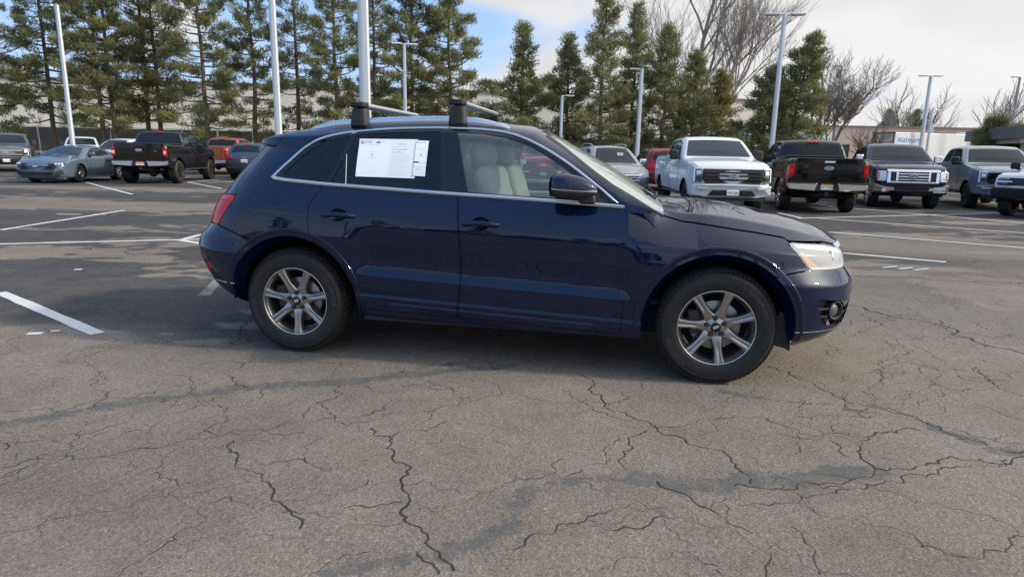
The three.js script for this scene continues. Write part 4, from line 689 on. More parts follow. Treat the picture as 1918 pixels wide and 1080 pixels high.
function vehicle(o) {
  const root = thing(o.name, o.label, o.category, o.group), pts = smoothSeg(o.outline), sd = poly(pts), W = o.width, bev = o.bevel ?? .09;
  const xs = pts.map(p => p[0]), x0 = Math.min(...xs) - .06, x1 = Math.max(...xs) + .06, y1 = Math.max(...pts.map(p => p[1])) + .06, y0 = Math.min(...pts.map(p => p[1])) - .06;
  const zf = (x, y) => { const d = -sd(x, y); let z = W(x, y); if (d < bev) { const k = clamp(1 - d / bev, 0, 1); z -= bev * (1 - Math.sqrt(Math.max(0, 1 - k * k))) + (d < 0 ? -d * 2 : 0); } return z; };
  const st = o.step ?? .045, nx = Math.ceil((x1 - x0) / st), ny = Math.ceil((y1 - y0) / st);
  const S = sheet(ny + 1, nx + 1, (i, j) => { const x = x0 + (x1 - x0) * j / nx, y = y0 + (y1 - y0) * i / ny; return [x, y, zf(x, y)]; });
  const arch = (x, y) => { let m = 1e9; for (const w of o.wheels) m = Math.min(m, Math.hypot(x - w[0], y - w[1]) - w[2] - (o.archGap ?? .075)); return m; };
  const wins = o.windows.map(poly), inWin = (x, y) => { let m = 1e9; for (const f of wins) m = Math.min(m, f(x, y)); return m; };
  const crown = o.crown ?? (() => .05);
  // skin round the outline, from side to side
  const N = pts.length, C = 17;
  const band = (i0, i1, inset, out) => sheetGeo(i1 - i0 + 1, C, (i, j) => { const k = (i0 + i + N) % N, a = pts[(k - 1 + N) % N], b = pts[k], c = pts[(k + 1) % N]; let tx = c[0] - a[0], ty = c[1] - a[1]; const l = Math.hypot(tx, ty) || 1; tx /= l; ty /= l; const nx2 = ty, ny2 = -tx, u = j / (C - 1) * 2 - 1, w = Math.max(.02, W(b[0], b[1]) - bev - inset), z = u * w, cr = crown(b[0], b[1]) * (1 - u * u * Math.pow(w / (w + inset), 2)) + out; const sgn = -1; return [b[0] + nx2 * cr * sgn, b[1] + ny2 * cr * sgn, z]; });
  const low = o.cladding ? (x, y) => y - o.cladding(x) : null;
  const bodyGeo = cut(S, (x, y) => Math.max(sd(x, y), -arch(x, y), -inWin(x, y)));
  part('body', join([bodyGeo, mirrorZ(bodyGeo), band(0, N, 0, 0)]), o.paint, root);
  for (const s of [1, -1]) {
    const fl = g => s > 0 ? g : mirrorZ(g);
    for (const f of wins) part('side_window', fl(cut(S, (x, y) => f(x, y), -.012)), o.glass ?? CAR.glass, root);
    if (low) part('cladding', fl(cut(S, (x, y) => Math.max(sd(x, y), -arch(x, y), y - o.cladding(x)), .008)), o.cladMat ?? MAT.plastic, root);
    for (const ln of o.seams ?? []) part('door_seam', fl(tube(ln.map(([x, y]) => [x, y, zf(x, y) + .0005]), .006, 10, 4)), MAT.liner, root);
    for (const [x, y] of o.handles ?? []) part('door_handle', fl(rbox(.20, .035, .035, .014, x, y, zf(x, y) + .018)), o.handleMat ?? o.paint, root);
    for (const w of o.wheels) { part('wheel_well', fl(at(new THREE.CylinderGeometry(w[2] + .07, w[2] + .07, .5, 28, 1, true, PI / 2, PI), w[0], w[1], W(w[0], w[1]) - .27, PI / 2, 0, 0)), MAT.liner, root); if (o.lips) part('fender_lip', fl(at(new THREE.TorusGeometry(w[2] + .10, .028, 6, 36, PI * 1.06), w[0], w[1], W(w[0], w[1]) - .004, 0, 0, -.09)), o.lips, root); }
    if (o.mirror) { const [x, y, mm] = o.mirror, z = W(x, y); const m = new THREE.Group(); m.name = 'side_mirror'; root.add(m); part('mirror_housing', fl(rbox(.13, o.mirror[3] ?? .22, .22, .05, x, y + .06, z + .16)), mm, m); part('mirror_arm', fl(rbox(.07, .06, .16, .02, x, y - .03, z + .03)), MAT.plastic, m); }
  }
  for (const [n, i0, i1, inset, mat, out] of o.bands ?? []) part(n, band(idx(i0), idx(i1), inset, out ?? .006), mat, root);
  function idx(p) { let b = 0, d = 1e9; pts.forEach((q, i) => { const e = Math.hypot(q[0] - p[0], q[1] - p[1]); if (e < d) { d = e; b = i; } }); return b; }
  part('chassis', join([box(x1 - x0 - 1.0, .22, 1.1, (x0 + x1) / 2, o.belly ?? .45, 0), box(.10, .10, 1.5, o.wheels[0][0], o.wheels[0][1], 0), box(.10, .10, 1.5, o.wheels[1][0], o.wheels[1][1], 0)]), MAT.liner, root);
  for (const w of o.wheels) for (const s of [1, -1]) { const wh = roadWheel(w[2], o.tyreW ?? .27, w[3], o.rimMat ?? MAT.alu, o.spokes ?? 6, o.hub); wh.position.set(w[0], w[2] - .004, s * (W(w[0], w[1]) - (o.wheelIn ?? .03))); if (s < 0) wh.rotation.y = PI; root.add(wh); }
  o.details?.(root, zf, W);
  root.position.set(o.pos[0], 0, o.pos[1]); root.rotation.y = R(o.head);
  return root;
}
function smoothSeg(l) { const o = []; for (let i = 0; i < l.length; i++) { const a = l[i], b = l[(i + 1) % l.length], L = Math.hypot(b[0] - a[0], b[1] - a[1]), n = Math.max(1, Math.round(L / .09)); for (let k = 0; k < n; k++) o.push([lerp(a[0], b[0], k / n), lerp(a[1], b[1], k / n)]); } 
  // soften the corners a little
  for (let p = 0; p < 2; p++) { const q = o.map(v => v.slice()); for (let i = 0; i < o.length; i++) { const a = q[(i - 1 + q.length) % q.length], b = q[i], c = q[(i + 1) % q.length]; o[i] = [(a[0] + 2 * b[0] + c[0]) / 4, (a[1] + 2 * b[1] + c[1]) / 4]; } } return o; }
const txt = (root, name, t, w, h, mat, x, y, z, ry) => part(name, at(plateGeo(w, h), x, y, z, 0, ry, 0), mat, root);

// ------------------------------------------------ crew cab pickup in several model years
function pickup(o) {
  const lift = o.lift ?? 0, r = o.wheelR ?? .405, Y = y => y + lift;
  const outline = [[-2.93, Y(.64)], [-2.95, Y(1.02)], [-2.93, Y(1.43)], [-2.80, Y(1.445)], [-1.14, Y(1.425)], [-1.10, Y(1.46)], [-1.00, Y(1.86)], [-.86, Y(1.935)], [-.3, Y(1.965)], [.30, Y(1.955)], [.56, Y(1.90)], [1.24, Y(1.44)], [1.34, Y(1.385)], [2.30, Y(1.30)], [2.60, Y(1.235)], [2.71, Y(1.15)], [2.75, Y(.95)], [2.75, Y(.70)], [2.72, Y(.50)], [2.45, Y(.44)], [.95, Y(.47)], [-2.6, Y(.52)]];
  const w = (x, y) => { y -= lift; let z = 1.005 - .035 * Math.pow(Math.max(0, (y - .85)) / .55, 2) * (y < 1.42 ? 1 : 1); if (y < .6) z -= .10 * (.6 - y); const belt = 1.40; if (y > belt) z = .968 - .30 * (y - belt) - .12 * Math.pow(y - belt, 2); if (x > 1.9) z -= .11 * Math.pow((x - 1.9) / .85, 2.2); if (x < -2.6) z -= .03 * Math.pow((-2.6 - x) / .35, 2); return z; };
  const P = o.paint, front = (y, z) => { const yy = y - lift; return lin([.44, .5, .70, .95, 1.15, 1.235], [2.62, 2.72, 2.75, 2.75, 2.71, 2.60])(yy) + .06 * (1 - Math.pow(z / .9, 2)) - .10 * Math.pow(Math.max(0, Math.abs(z) - .70) / .3, 2); };
  const tail = (y, z) => -2.94;
  return vehicle({
    ...o, name: 'pickup_truck', category: 'pickup truck', group: 'vehicles parked in the lot', outline, width: w, bevel: .07, crown: (x, y) => x > 2.3 && y < Y(1.22) ? .06 : y > Y(1.5) ? .03 : x > 1.3 ? .035 : .004,
    wheels: [[1.84, r, r, o.rimR ?? .245], [-1.84, r, r, o.rimR ?? .245]], archGap: .08 + lift * .5, belly: .52 + lift,
    windows: [[[-.93, Y(1.47)], [-.86, Y(1.83)], [-.28, Y(1.88)], [-.26, Y(1.44)]], [[-.18, Y(1.44)], [-.20, Y(1.88)], [.34, Y(1.86)], [.50, Y(1.80)], [.98, Y(1.44)]]],
    seams: [[[-1.12, Y(1.42)], [-1.12, Y(1.0)], [-1.12, Y(.55)]], [[-.22, Y(1.42)], [-.22, Y(.95)], [-.22, Y(.56)]], [[1.02, Y(1.40)], [1.06, Y(.95)], [1.02, Y(.56)]]],
    handles: [[-.95, Y(1.22)], [-.05, Y(1.22)]], mirror: [.98, Y(1.42), o.mirrorMat ?? MAT.plastic, .27], glass: o.glass,
    bands: [['windshield', [.60, Y(1.87)], [1.22, Y(1.455)], .05, o.glass ?? CAR.glass, .012], ['rear_window', [-1.08, Y(1.53)], [-1.01, Y(1.84)], .07, o.glass ?? CAR.glass, .012]],
    details: (root, zf) => {
      for (const s of [1, -1]) part('running_board', rbox(2.4, .05, .16, .02, -.05, Y(.47), s * .96), MAT.plastic, root);
      if (o.card) part('window_card', box(.012, .20, .22, .955, Y(1.665), -.12, 0, 0, R(56)), o.card, root);
      o.front?.(root, front, Y); o.rear?.(root, tail, Y, zf); 
    },
  });
}
const mir = (pts) => pts.map(([z, y]) => [-z, y]).reverse();
function addPair(root, name, pts, depth, fx, dir, mat, bevel) { part(name, faceBox(pts, depth, fx, dir, bevel), mat, root); part(name, faceBox(mir(pts), depth, fx, dir, bevel), mat, root); }
function frontModern(c) {            // tall C-shaped lamps, dark barred grille
  return (root, fx, Y) => {
    const gr = part('grille', faceBox([[-.66, Y(.79)], [.66, Y(.79)], [.74, Y(.90)], [.72, Y(1.14)], [-.72, Y(1.14)], [-.74, Y(.90)]], .03, fx, 1), c.grille ?? MAT.black, root);
    for (const y of c.bars ?? [1.06, .98, .88]) part('grille_bar', faceBox(rect(-.68, .68, Y(y - .022), Y(y + .022), .015), .05, fx, 1, .01), c.bar ?? MAT.blackGloss, gr);
    part('emblem', oval(.25, .11, fx(Y(.97), 0) + .06, Y(.97), 0, 1), ovalMat, root);
    for (const s of [1, -1]) { const f = l => s > 0 ? l : mir(l); const hl = part('headlight', faceBox(f([[.74, Y(.80)], [.93, Y(.82)], [.94, Y(1.17)], [.75, Y(1.17)]]), .035, fx, 1), MAT.lampDark, root); part('light_bar', faceBox(f([[.745, Y(1.13)], [.93, Y(1.13)], [.93, Y(1.165)], [.745, Y(1.165)]]), .05, fx, 1, .006), MAT.lampWhite, hl); part('light_bar', faceBox(f([[.905, Y(.83)], [.935, Y(.83)], [.935, Y(1.13)], [.905, Y(1.13)]]), .048, fx, 1, .006), MAT.lampWhite, hl); part('lamp_lens', faceBox(f(rect(.77, .88, Y(1.0), Y(1.10), .02)), .045, fx, 1, .01), MAT.lampWhite, hl); part('lamp_lens', faceBox(f(rect(.77, .88, Y(.86), Y(.96), .02)), .045, fx, 1, .01), MAT.lampDark, hl); part('fog_lamp', faceBox(f(rect(.60, .84, Y(.645), Y(.70), .02)), .085, fx, 1, .01), MAT.lampWhite, root); }
    part('front_bumper', faceBox([[-.97, Y(.50)], [-.62, Y(.44)], [.62, Y(.44)], [.97, Y(.50)], [.97, Y(.74)], [.66, Y(.77)], [-.66, Y(.77)], [-.97, Y(.74)]], .07, (y, z) => fx(y, z) - .01, 1, .03), c.bumper, root);
    const ai = part('air_intake', faceBox([[-.58, Y(.50)], [.58, Y(.50)], [.47, Y(.63)], [-.47, Y(.63)]], .075, fx, 1, .008), MAT.black, root);
    for (const s of [1, -1]) for (const y of [.585, .545]) part('intake_slat', faceBox(rect(s > 0 ? .22 : -.48, s > 0 ? .48 : -.22, Y(y - .011), Y(y + .011), .008), .083, fx, 1, .004), MAT.steel, ai);
    part('valance', faceBox(rect(-.80, .80, Y(.37), Y(.48), .03), .02, (y, z) => fx(Y(.6), z) - .04, 1, .01), MAT.plastic, root);
    if (c.plate) txt(root, 'license_plate', '', .31, .155, c.plate, fx(Y(.6), 0) + .10, Y(.585), c.plateZ ?? 0, PI / 2);
  };
}
function frontChrome(c) {            // bright three-bar grille, square lamps, two-tone bumper
  return (root, fx, Y) => {
    const gr = part('grille', faceBox(rect(-.66, .66, Y(.80), Y(1.15), .03), .03, fx, 1), MAT.steel, root);
    part('grille_surround', faceBox(rect(-.70, .70, Y(1.10), Y(1.185), .03), .07, fx, 1, .02), MAT.chrome, gr); part('grille_surround', faceBox(rect(-.70, .70, Y(.775), Y(.83), .02), .07, fx, 1, .02), MAT.chrome, gr);
    for (const s of [1, -1]) { part('grille_surround', faceBox(rect(s > 0 ? .60 : -.70, s > 0 ? .70 : -.60, Y(.78), Y(1.18), .03), .068, fx, 1, .02), MAT.chrome, gr); part('grille_post', faceBox(rect(s > 0 ? .40 : -.46, s > 0 ? .46 : -.40, Y(.83), Y(1.11), .02), .06, fx, 1, .015), MAT.chrome, gr); }
    for (const y of [1.05, .97, .885]) part('grille_bar', faceBox(rect(-.42, .42, Y(y - .018), Y(y + .018), .012), .055, fx, 1, .012), MAT.chrome, gr);
    part('emblem', oval(.26, .12, fx(Y(.97), 0) + .064, Y(.97), 0, 1), ovalMat, root);
    for (const s of [1, -1]) { const f = l => s > 0 ? l : mir(l); const hl = part('headlight', faceBox(f(rect(.71, .93, Y(.83), Y(1.13), .03)), .05, fx, 1, .02), MAT.lampWhite, root); part('turn_signal', faceBox(f(rect(.88, .95, Y(.90), Y(1.12), .02)), .055, fx, 1, .012), MAT.amber, hl); const fg = part('fog_lamp', at(new THREE.CylinderGeometry(.065, .065, .05, 20), fx(Y(.57), .72) + .075, Y(.575), s * .74, 0, 0, PI / 2), MAT.lampWhite, root); }
    part('bumper_valance', faceBox(rect(-.99, .99, Y(.45), Y(.55), .04), .05, fx, 1, .02), MAT.plastic, root);
    part('front_bumper', faceBox([[-1.0, Y(.50)], [-.62, Y(.50)], [-.58, Y(.55)], [.58, Y(.55)], [.62, Y(.50)], [1.0, Y(.50)], [1.0, Y(.745)], [-1.0, Y(.745)]], .08, (y, z) => fx(y, z) - .005, 1, .035), c.bumper, root);
    part('bumper_opening', faceBox(rect(-.45, .45, Y(.57), Y(.69), .03), .086, fx, 1, .008), MAT.black, root);
    if (c.plate) txt(root, 'license_plate', '', .31, .155, c.plate, fx(Y(.6), c.plateZ ?? 0) + .105, Y(.60), c.plateZ ?? 0, PI / 2);
  };
}
function rearPickup(c) {
  return (root, tx, Y, zf) => {
    const tg = part('tailgate', faceBox(rect(-.80, .80, Y(.80), Y(1.435), .03), .035, () => -2.945, -1, .014), c.paint, root);
    part('tailgate_recess', faceBox([[-.62, Y(1.0)], [.62, Y(1.0)], [.66, Y(1.09)], [-.66, Y(1.09)]], .042, () => -2.945, -1, .01), c.paint, tg);
    part('tailgate_lip', faceBox(rect(-.81, .81, Y(1.405), Y(1.455), .015), .06, () => -2.93, -1, .015), c.lip ?? c.paint, tg);
    part('tailgate_handle', faceBox(rect(-.13, .13, Y(1.33), Y(1.38), .02), .05, () => -2.945, -1, .008), c.handle ?? MAT.black, tg);
    part('emblem', oval(.24, .105, -2.995, Y(1.20), 0, -1), ovalMat, tg);
    if (c.badge) txt(tg, 'badge', '', .2, .04, c.badge, -2.985, Y(1.17), .58, -PI / 2);
    for (const s of [1, -1]) {
      const f = l => s > 0 ? l : mir(l);
      const tl = part('taillight', faceBox(f(rect(.84, .965, Y(.98), Y(1.29), .03)), .05, () => -2.92, -1, .02), MAT.red, root);
      part('reverse_lens', faceBox(f(rect(.865, .94, Y(1.06), Y(1.18), .02)), .058, () => -2.92, -1, .008), c.reverse ?? MAT.redPale, tl);
      part('rear_bumper', faceBox(f([[.30, Y(.60)], [.95, Y(.64)], [.985, Y(.70)], [.985, Y(.81)], [.24, Y(.81)]]), .15, () => -2.86, -1, .03), c.bumper, root);
      part('bumper_step', faceBox(f(rect(.28, .98, Y(.795), Y(.83), .01)), .16, () => -2.86, -1, .01), MAT.plastic, root);
      part('fender_guard', rbox(.5, .12, .02, .01, -2.6, Y(.60), s * .98), c.paint, root);
    }
    part('plate_recess', faceBox(rect(-.30, .30, Y(.60), Y(.82), .02), .09, () => -2.86, -1, .02), MAT.plastic, root);
    txt(root, 'license_plate', '', .31, .155, c.plate, -2.965, Y(.715), 0, -PI / 2);
    part('hitch', join([box(.12, .07, .07, -2.93, Y(.53), 0)]), MAT.steel, root);
    part('spare_tyre', at(new THREE.TorusGeometry(.27, .11, 10, 28), -2.35, Y(.50), 0, PI / 2, 0, 0), MAT.rubber, root);
    part('exhaust', bar([-2.4, Y(.48), .62], [-2.92, Y(.50), .72], .04, .04, 12), MAT.steel, root);
    part('rear_axle', join([bar([-1.84, .40, -.8], [-1.84, .40, .8], .05, .05, 10), at(new THREE.SphereGeometry(.16, 16, 10), -1.84, .40, 0)]), MAT.steel, root);
    part('brake_light', rbox(.05, .045, .34, .015, -1.03, Y(1.90), 0), MAT.red, root);
    if (c.toolbox) part('tonneau_bar', rbox(.10, .07, 1.6, .03, -1.32, Y(1.50), 0), MAT.black, root);
    if (c.tonneau) part('tonneau_cover', rbox(1.75, .05, 1.66, .02, -2.02, Y(1.455), 0), MAT.black, root);
  };
}
const badge = (t, col) => new THREE.MeshStandardMaterial({ roughness: .5, map: canvasTex(256, 64, (x, w, h) => { x.fillStyle = '#08080a'; x.fillRect(0, 0, w, h); x.fillStyle = col; x.font = 'bold 52px sans-serif'; x.textAlign = 'center'; x.fillText(t, w / 2, 50); }) });

// right-hand row
pickup({ label: 'white crew cab pickup with black barred grille parked facing forward', paint: CAR.white, pos: [5.50, -18.75], head: -93, card: std(.30, .25, .42, .6), rimMat: MAT.black, glass: phys(.022, .036, .050, .02, 0, { ior: 1.36 }), front: frontModern({ bumper: CAR.white, plate: plateTex('EDR-U063') }) });
pickup({ label: 'black pickup truck seen from behind with chrome rear bumper', paint: CAR.black, pos: [8.78, -20.0], head: 79, wheelR: .42, rimR: .26, rimMat: MAT.chrome, rear: rearPickup({ paint: CAR.black, bumper: MAT.chrome, plate: plateTex('UKT-G8B', '#eef0ee', '#3a3f52', '#e8a12a'), toolbox: true, handle: MAT.chrome }) });
pickup({ label: 'dark blue pickup with chrome grille and tan bumper', paint: CAR.darkBlue, pos: [12.62, -22.1], head: -106, card: std(.30, .50, .34, .6), rimMat: MAT.alu, spokes: 9, lips: CAR.tan, mirrorMat: MAT.chrome, front: frontChrome({ bumper: CAR.tan, plate: plateTex('BGN-GKL'), plateZ: -.72 }) });
pickup({ label: 'bluish silver pickup with closed dark front panel', paint: CAR.bluishSilver, pos: [15.95, -22.3], head: -108, card: std(.16, .45, .45, .6), rimMat: MAT.steel, front: frontModern({ grille: MAT.blackGloss, bars: [], bumper: CAR.bluishSilver }) });
// left-hand row
pickup({ label: 'black lifted pickup truck with chrome bumper and tonneau cover beside blue coupe', paint: CAR.black, pos: [-14.45, -27.5], head: 97, lift: .07, wheelR: .45, rimR: .25, rimMat: std(.10, .075, .05, .4, .8), tyreW: .32, wheelIn: -.03, rear: rearPickup({ paint: CAR.black, bumper: MAT.satin, plate: plateTex('WKB-018', '#eceeee', '#7a2030', '#c23b3b'), reverse: MAT.lampWhite, tonneau: true, badge: badge('F-150', '#b8bcc2') }) });
pickup({ label: 'dark grey pickup with barred grille by the fence', paint: CAR.grey, pos: [-27.3, -35.4], head: -56, front: frontModern({ bumper: CAR.grey, grille: MAT.steel, bar: MAT.satin, bars: [1.08, .88], plate: plateTex('BKY-205') }) });
pickup({ label: 'copper red pickup truck behind the black lifted pickup', paint: CAR.copper, pos: [-16.2, -37.4], head: 92, rear: rearPickup({ paint: CAR.copper, bumper: MAT.satin, plate: plateTex('CTW-771') }) });
pickup({ label: 'white pickup truck behind the blue coupe', paint: CAR.white, pos: [-29.3, -44.5], head: -60, front: frontModern({ bumper: CAR.white }) });
// seen through the SUV's windows
pickup({ label: 'red pickup truck with dark grille seen through the SUV front window', paint: CAR.red, pos: [1.25, -31.2], head: -90, front: frontModern({ grille: MAT.black, bar: CAR.red, bars: [1.10, .86], bumper: CAR.red, plate: plateTex('AJC-390', '#6ea8d8', '#123') }) });
pickup({ label: 'white pickup truck beside the red pickup', paint: CAR.white, pos: [-1.45, -33.6], head: -90, front: frontChrome({ bumper: MAT.chrome }) });
pickup({ label: 'silver pickup truck seen through the tinted rear windows', paint: CAR.silver, pos: [-7.4, -31.6], head: -92, front: frontChrome({ bumper: MAT.chrome }) });

// ------------------------------------------------ two-box utility vehicles
function crossover(o) {
  const H = o.height ?? 1.70, L = o.len ?? 4.75, f = L / 2 + .02, b = -L / 2, k = H / 1.70, wb = o.wb ?? 1.41;
  const outline = [[b, .52], [b - .03, .75], [b + .05, 1.05 * k], [b + .16, 1.16 * k], [b + .42, 1.60 * k], [b + .62, 1.665 * k], [b + 1.4, 1.70 * k], [.10, 1.69 * k], [.45, 1.62 * k], [1.18, 1.14 * k], [1.30, 1.09 * k], [f - .38, .99 * k], [f - .10, .90 * k], [f, .76], [f + .01, .50], [f - .10, .32], [f - .5, .28], [b + .45, .30], [b + .10, .38]];
  const w = (x, y) => { let z = .94 - .10 * Math.pow(Math.max(0, y - .75) / .6, 2) * (y < 1.1 * k ? 1 : 1); if (y > 1.08 * k) z = .902 - .35 * (y - 1.08 * k) - .15 * Math.pow(y - 1.08 * k, 2); if (y < .5) z -= .12 * (.5 - y); if (x > 1.5) z -= .17 * Math.pow((x - 1.5) / .9, 2.2); if (x < -1.6) z -= .11 * Math.pow((-1.6 - x) / .8, 2); return z; };
  const fx = (y, z) => lin([.28, .32, .50, .76, .90 * k, .99 * k], [f - .5, f - .10, f + .01, f, f - .10, f - .38])(y) + .10 * (1 - Math.pow(z / .8, 2)) - .14 * Math.pow(Math.max(0, Math.abs(z) - .5) / .4, 2);
  const bx = (y, z) => lin([.38, .52, .75, 1.05 * k, 1.16 * k, 1.60 * k], [b + .10, b, b - .03, b + .05, b + .16, b + .42])(y) - .06 * (1 - Math.pow(z / .8, 2)) + .10 * Math.pow(Math.max(0, Math.abs(z) - .55) / .35, 2);
  return vehicle({
    ...o, name: o.kind ?? 'parked_suv', category: 'SUV', group: 'vehicles parked in the lot', outline, width: w, bevel: .10, crown: (x, y) => y > 1.63 * k ? .03 : x > 1.3 || x < b + .3 ? .08 : .03,
    wheels: [[wb, .355, .355, .23], [-wb, .355, .355, .23]], belly: .40, cladding: o.clad ? () => .46 : null,
    windows: [[[b + .55, 1.20 * k], [b + .72, 1.55 * k], [-1.02, 1.60 * k], [-1.0, 1.17 * k]], [[-.92, 1.16 * k], [-.94, 1.60 * k], [-.16, 1.62 * k], [-.14, 1.13 * k]], [[-.06, 1.13 * k], [-.08, 1.62 * k], [.12, 1.61 * k], [.36, 1.54 * k], [.93, 1.13 * k]]],
    seams: [[[-.96, 1.12 * k], [-.98, .8], [-.92, .42]], [[-.10, 1.10 * k], [-.10, .8], [-.10, .42]], [[.95, 1.09 * k], [.98, .8], [.94, .42]]], handles: [[-.72, .98 * k], [.10, .96 * k]], mirror: [.82, 1.16 * k, o.mirrorMat ?? o.paint, .16],
    bands: [['windshield', [.48, 1.60 * k], [1.17, 1.15 * k], .06, CAR.glass, .012], ['rear_window', [b + .19, 1.20 * k], [b + .40, 1.56 * k], .10, CAR.glass, .012]],
    details: (root, zf) => {
      for (const s of [1, -1]) { const q = l => s > 0 ? l : mir(l);
        part('headlight', faceBox(q([[.40, .70], [.78, .76], [.80, .90 * k], [.46, .84]]), .03, fx, 1, .012), MAT.lampWhite, root);
        part('taillight', faceBox(q(o.tailShape ?? [[.55, .92 * k], [.80, .88 * k], [.80, 1.04 * k], [.58, 1.06 * k]]), .045, bx, -1, .012), MAT.red, root);
        part('rear_reflector', faceBox(q(rect(.55, .78, .52, .56, .01)), .03, bx, -1, .006), MAT.red, root);
        if (o.rails) part('roof_rail', tube([[b + .75, 1.66 * k, s * .60], [b + .95, 1.74 * k, s * .60], [-.2, 1.765 * k, s * .60], [.10, 1.73 * k, s * .60], [.2, 1.68 * k, s * .59]], .02, 24, 8), o.rails, root); }
      const gr = part('grille', faceBox([[-.36, .62], [.36, .62], [.42, .86], [-.42, .86]], .02, fx, 1, .01), MAT.plastic, root); for (const y of [.82, .74, .66]) part('grille_bar', faceBox(rect(-.46, .46, y - .02, y + .02, .015), .04, fx, 1, .01), MAT.chrome, gr);
      part('lower_intake', faceBox([[-.6, .36], [.6, .36], [.52, .50], [-.52, .50]], .02, fx, 1, .01), MAT.plastic, root); part('emblem', oval(.15, .065, fx(.76, 0) + .05, .76, 0, 1), ovalMat, root);
      part('front_lip', faceBox(rect(-.7, .7, .33, .37, .015), .05, fx, 1, .012), MAT.satin, root);
      if (o.rearPlate) { txt(root, 'license_plate', '', .31, .155, o.rearPlate, bx(.86, 0) - .03, .86, 0, -PI / 2); part('tail_emblem', oval(.13, .055, bx(1.03 * k, 0) - .03, 1.03 * k, 0, -1), ovalMat, root); part('rear_wiper', rbox(.02, .03, .34, .008, b + .18, 1.23 * k, -.05), MAT.black, root); part('brake_light', rbox(.03, .03, .3, .01, b + .40, 1.60 * k, 0), MAT.red, root); part('rear_bumper', faceBox(rect(-.74, .74, .36, .56, .05), .05, bx, -1, .02), MAT.plastic, root); }
      if (o.windowCard) { const m = new THREE.MeshStandardMaterial({ roughness: .6, map: canvasTex(128, 128, (x, W, h) => { x.fillStyle = '#cfe0cf'; x.fillRect(0, 0, W, h); x.fillStyle = '#40604a'; x.font = '54px sans-serif'; x.textAlign = 'center'; x.fillText('570', W / 2, 108); x.fillRect(54, 14, 22, 22); }) }); part('stock_card', at(plateGeo(.20, .19), .86, 1.39 * k, -.22, 0, PI / 2, 0).rotateZ(0), m, root, 'pale green card numbered 570 in the windshield'); }
    },
  });
}
crossover({ label: 'silver grey SUV with numbered card in windshield beside white pickup', paint: CAR.silver, pos: [3.25, -23.0], head: -84, height: 1.74, rails: MAT.satin, windowCard: true, mirrorMat: MAT.chrome });
crossover({ label: 'slate grey hatchback SUV seen from behind with red taillights', paint: CAR.slate, pos: [-12.35, -31.8], head: 94, len: 4.5, height: 1.68, clad: true, rearPlate: plateTex('CHB-952'), tailShape: [[.52, .95], [.82, .90], [.82, 1.03], [.60, 1.07]] });
crossover({ label: 'bright red SUV seen from behind near white pickup', paint: CAR.red, pos: [6.35, -29.2], head: 88, height: 1.76, rearPlate: plateTex('ALM-118') });
crossover({ label: 'white SUV parked behind the silver grey SUV', paint: CAR.white, pos: [4.35, -32.0], head: 92, height: 1.66, rearPlate: plateTex('CNF-204') });
crossover({ label: 'white SUV half hidden behind the black lifted pickup', paint: CAR.white, pos: [-20.6, -34.6], head: -92, height: 1.78 });
crossover({ label: 'pale frost coloured SUV behind the bluish silver pickup', paint: CAR.frost, pos: [21.0, -26.5], head: -110, height: 1.60 });
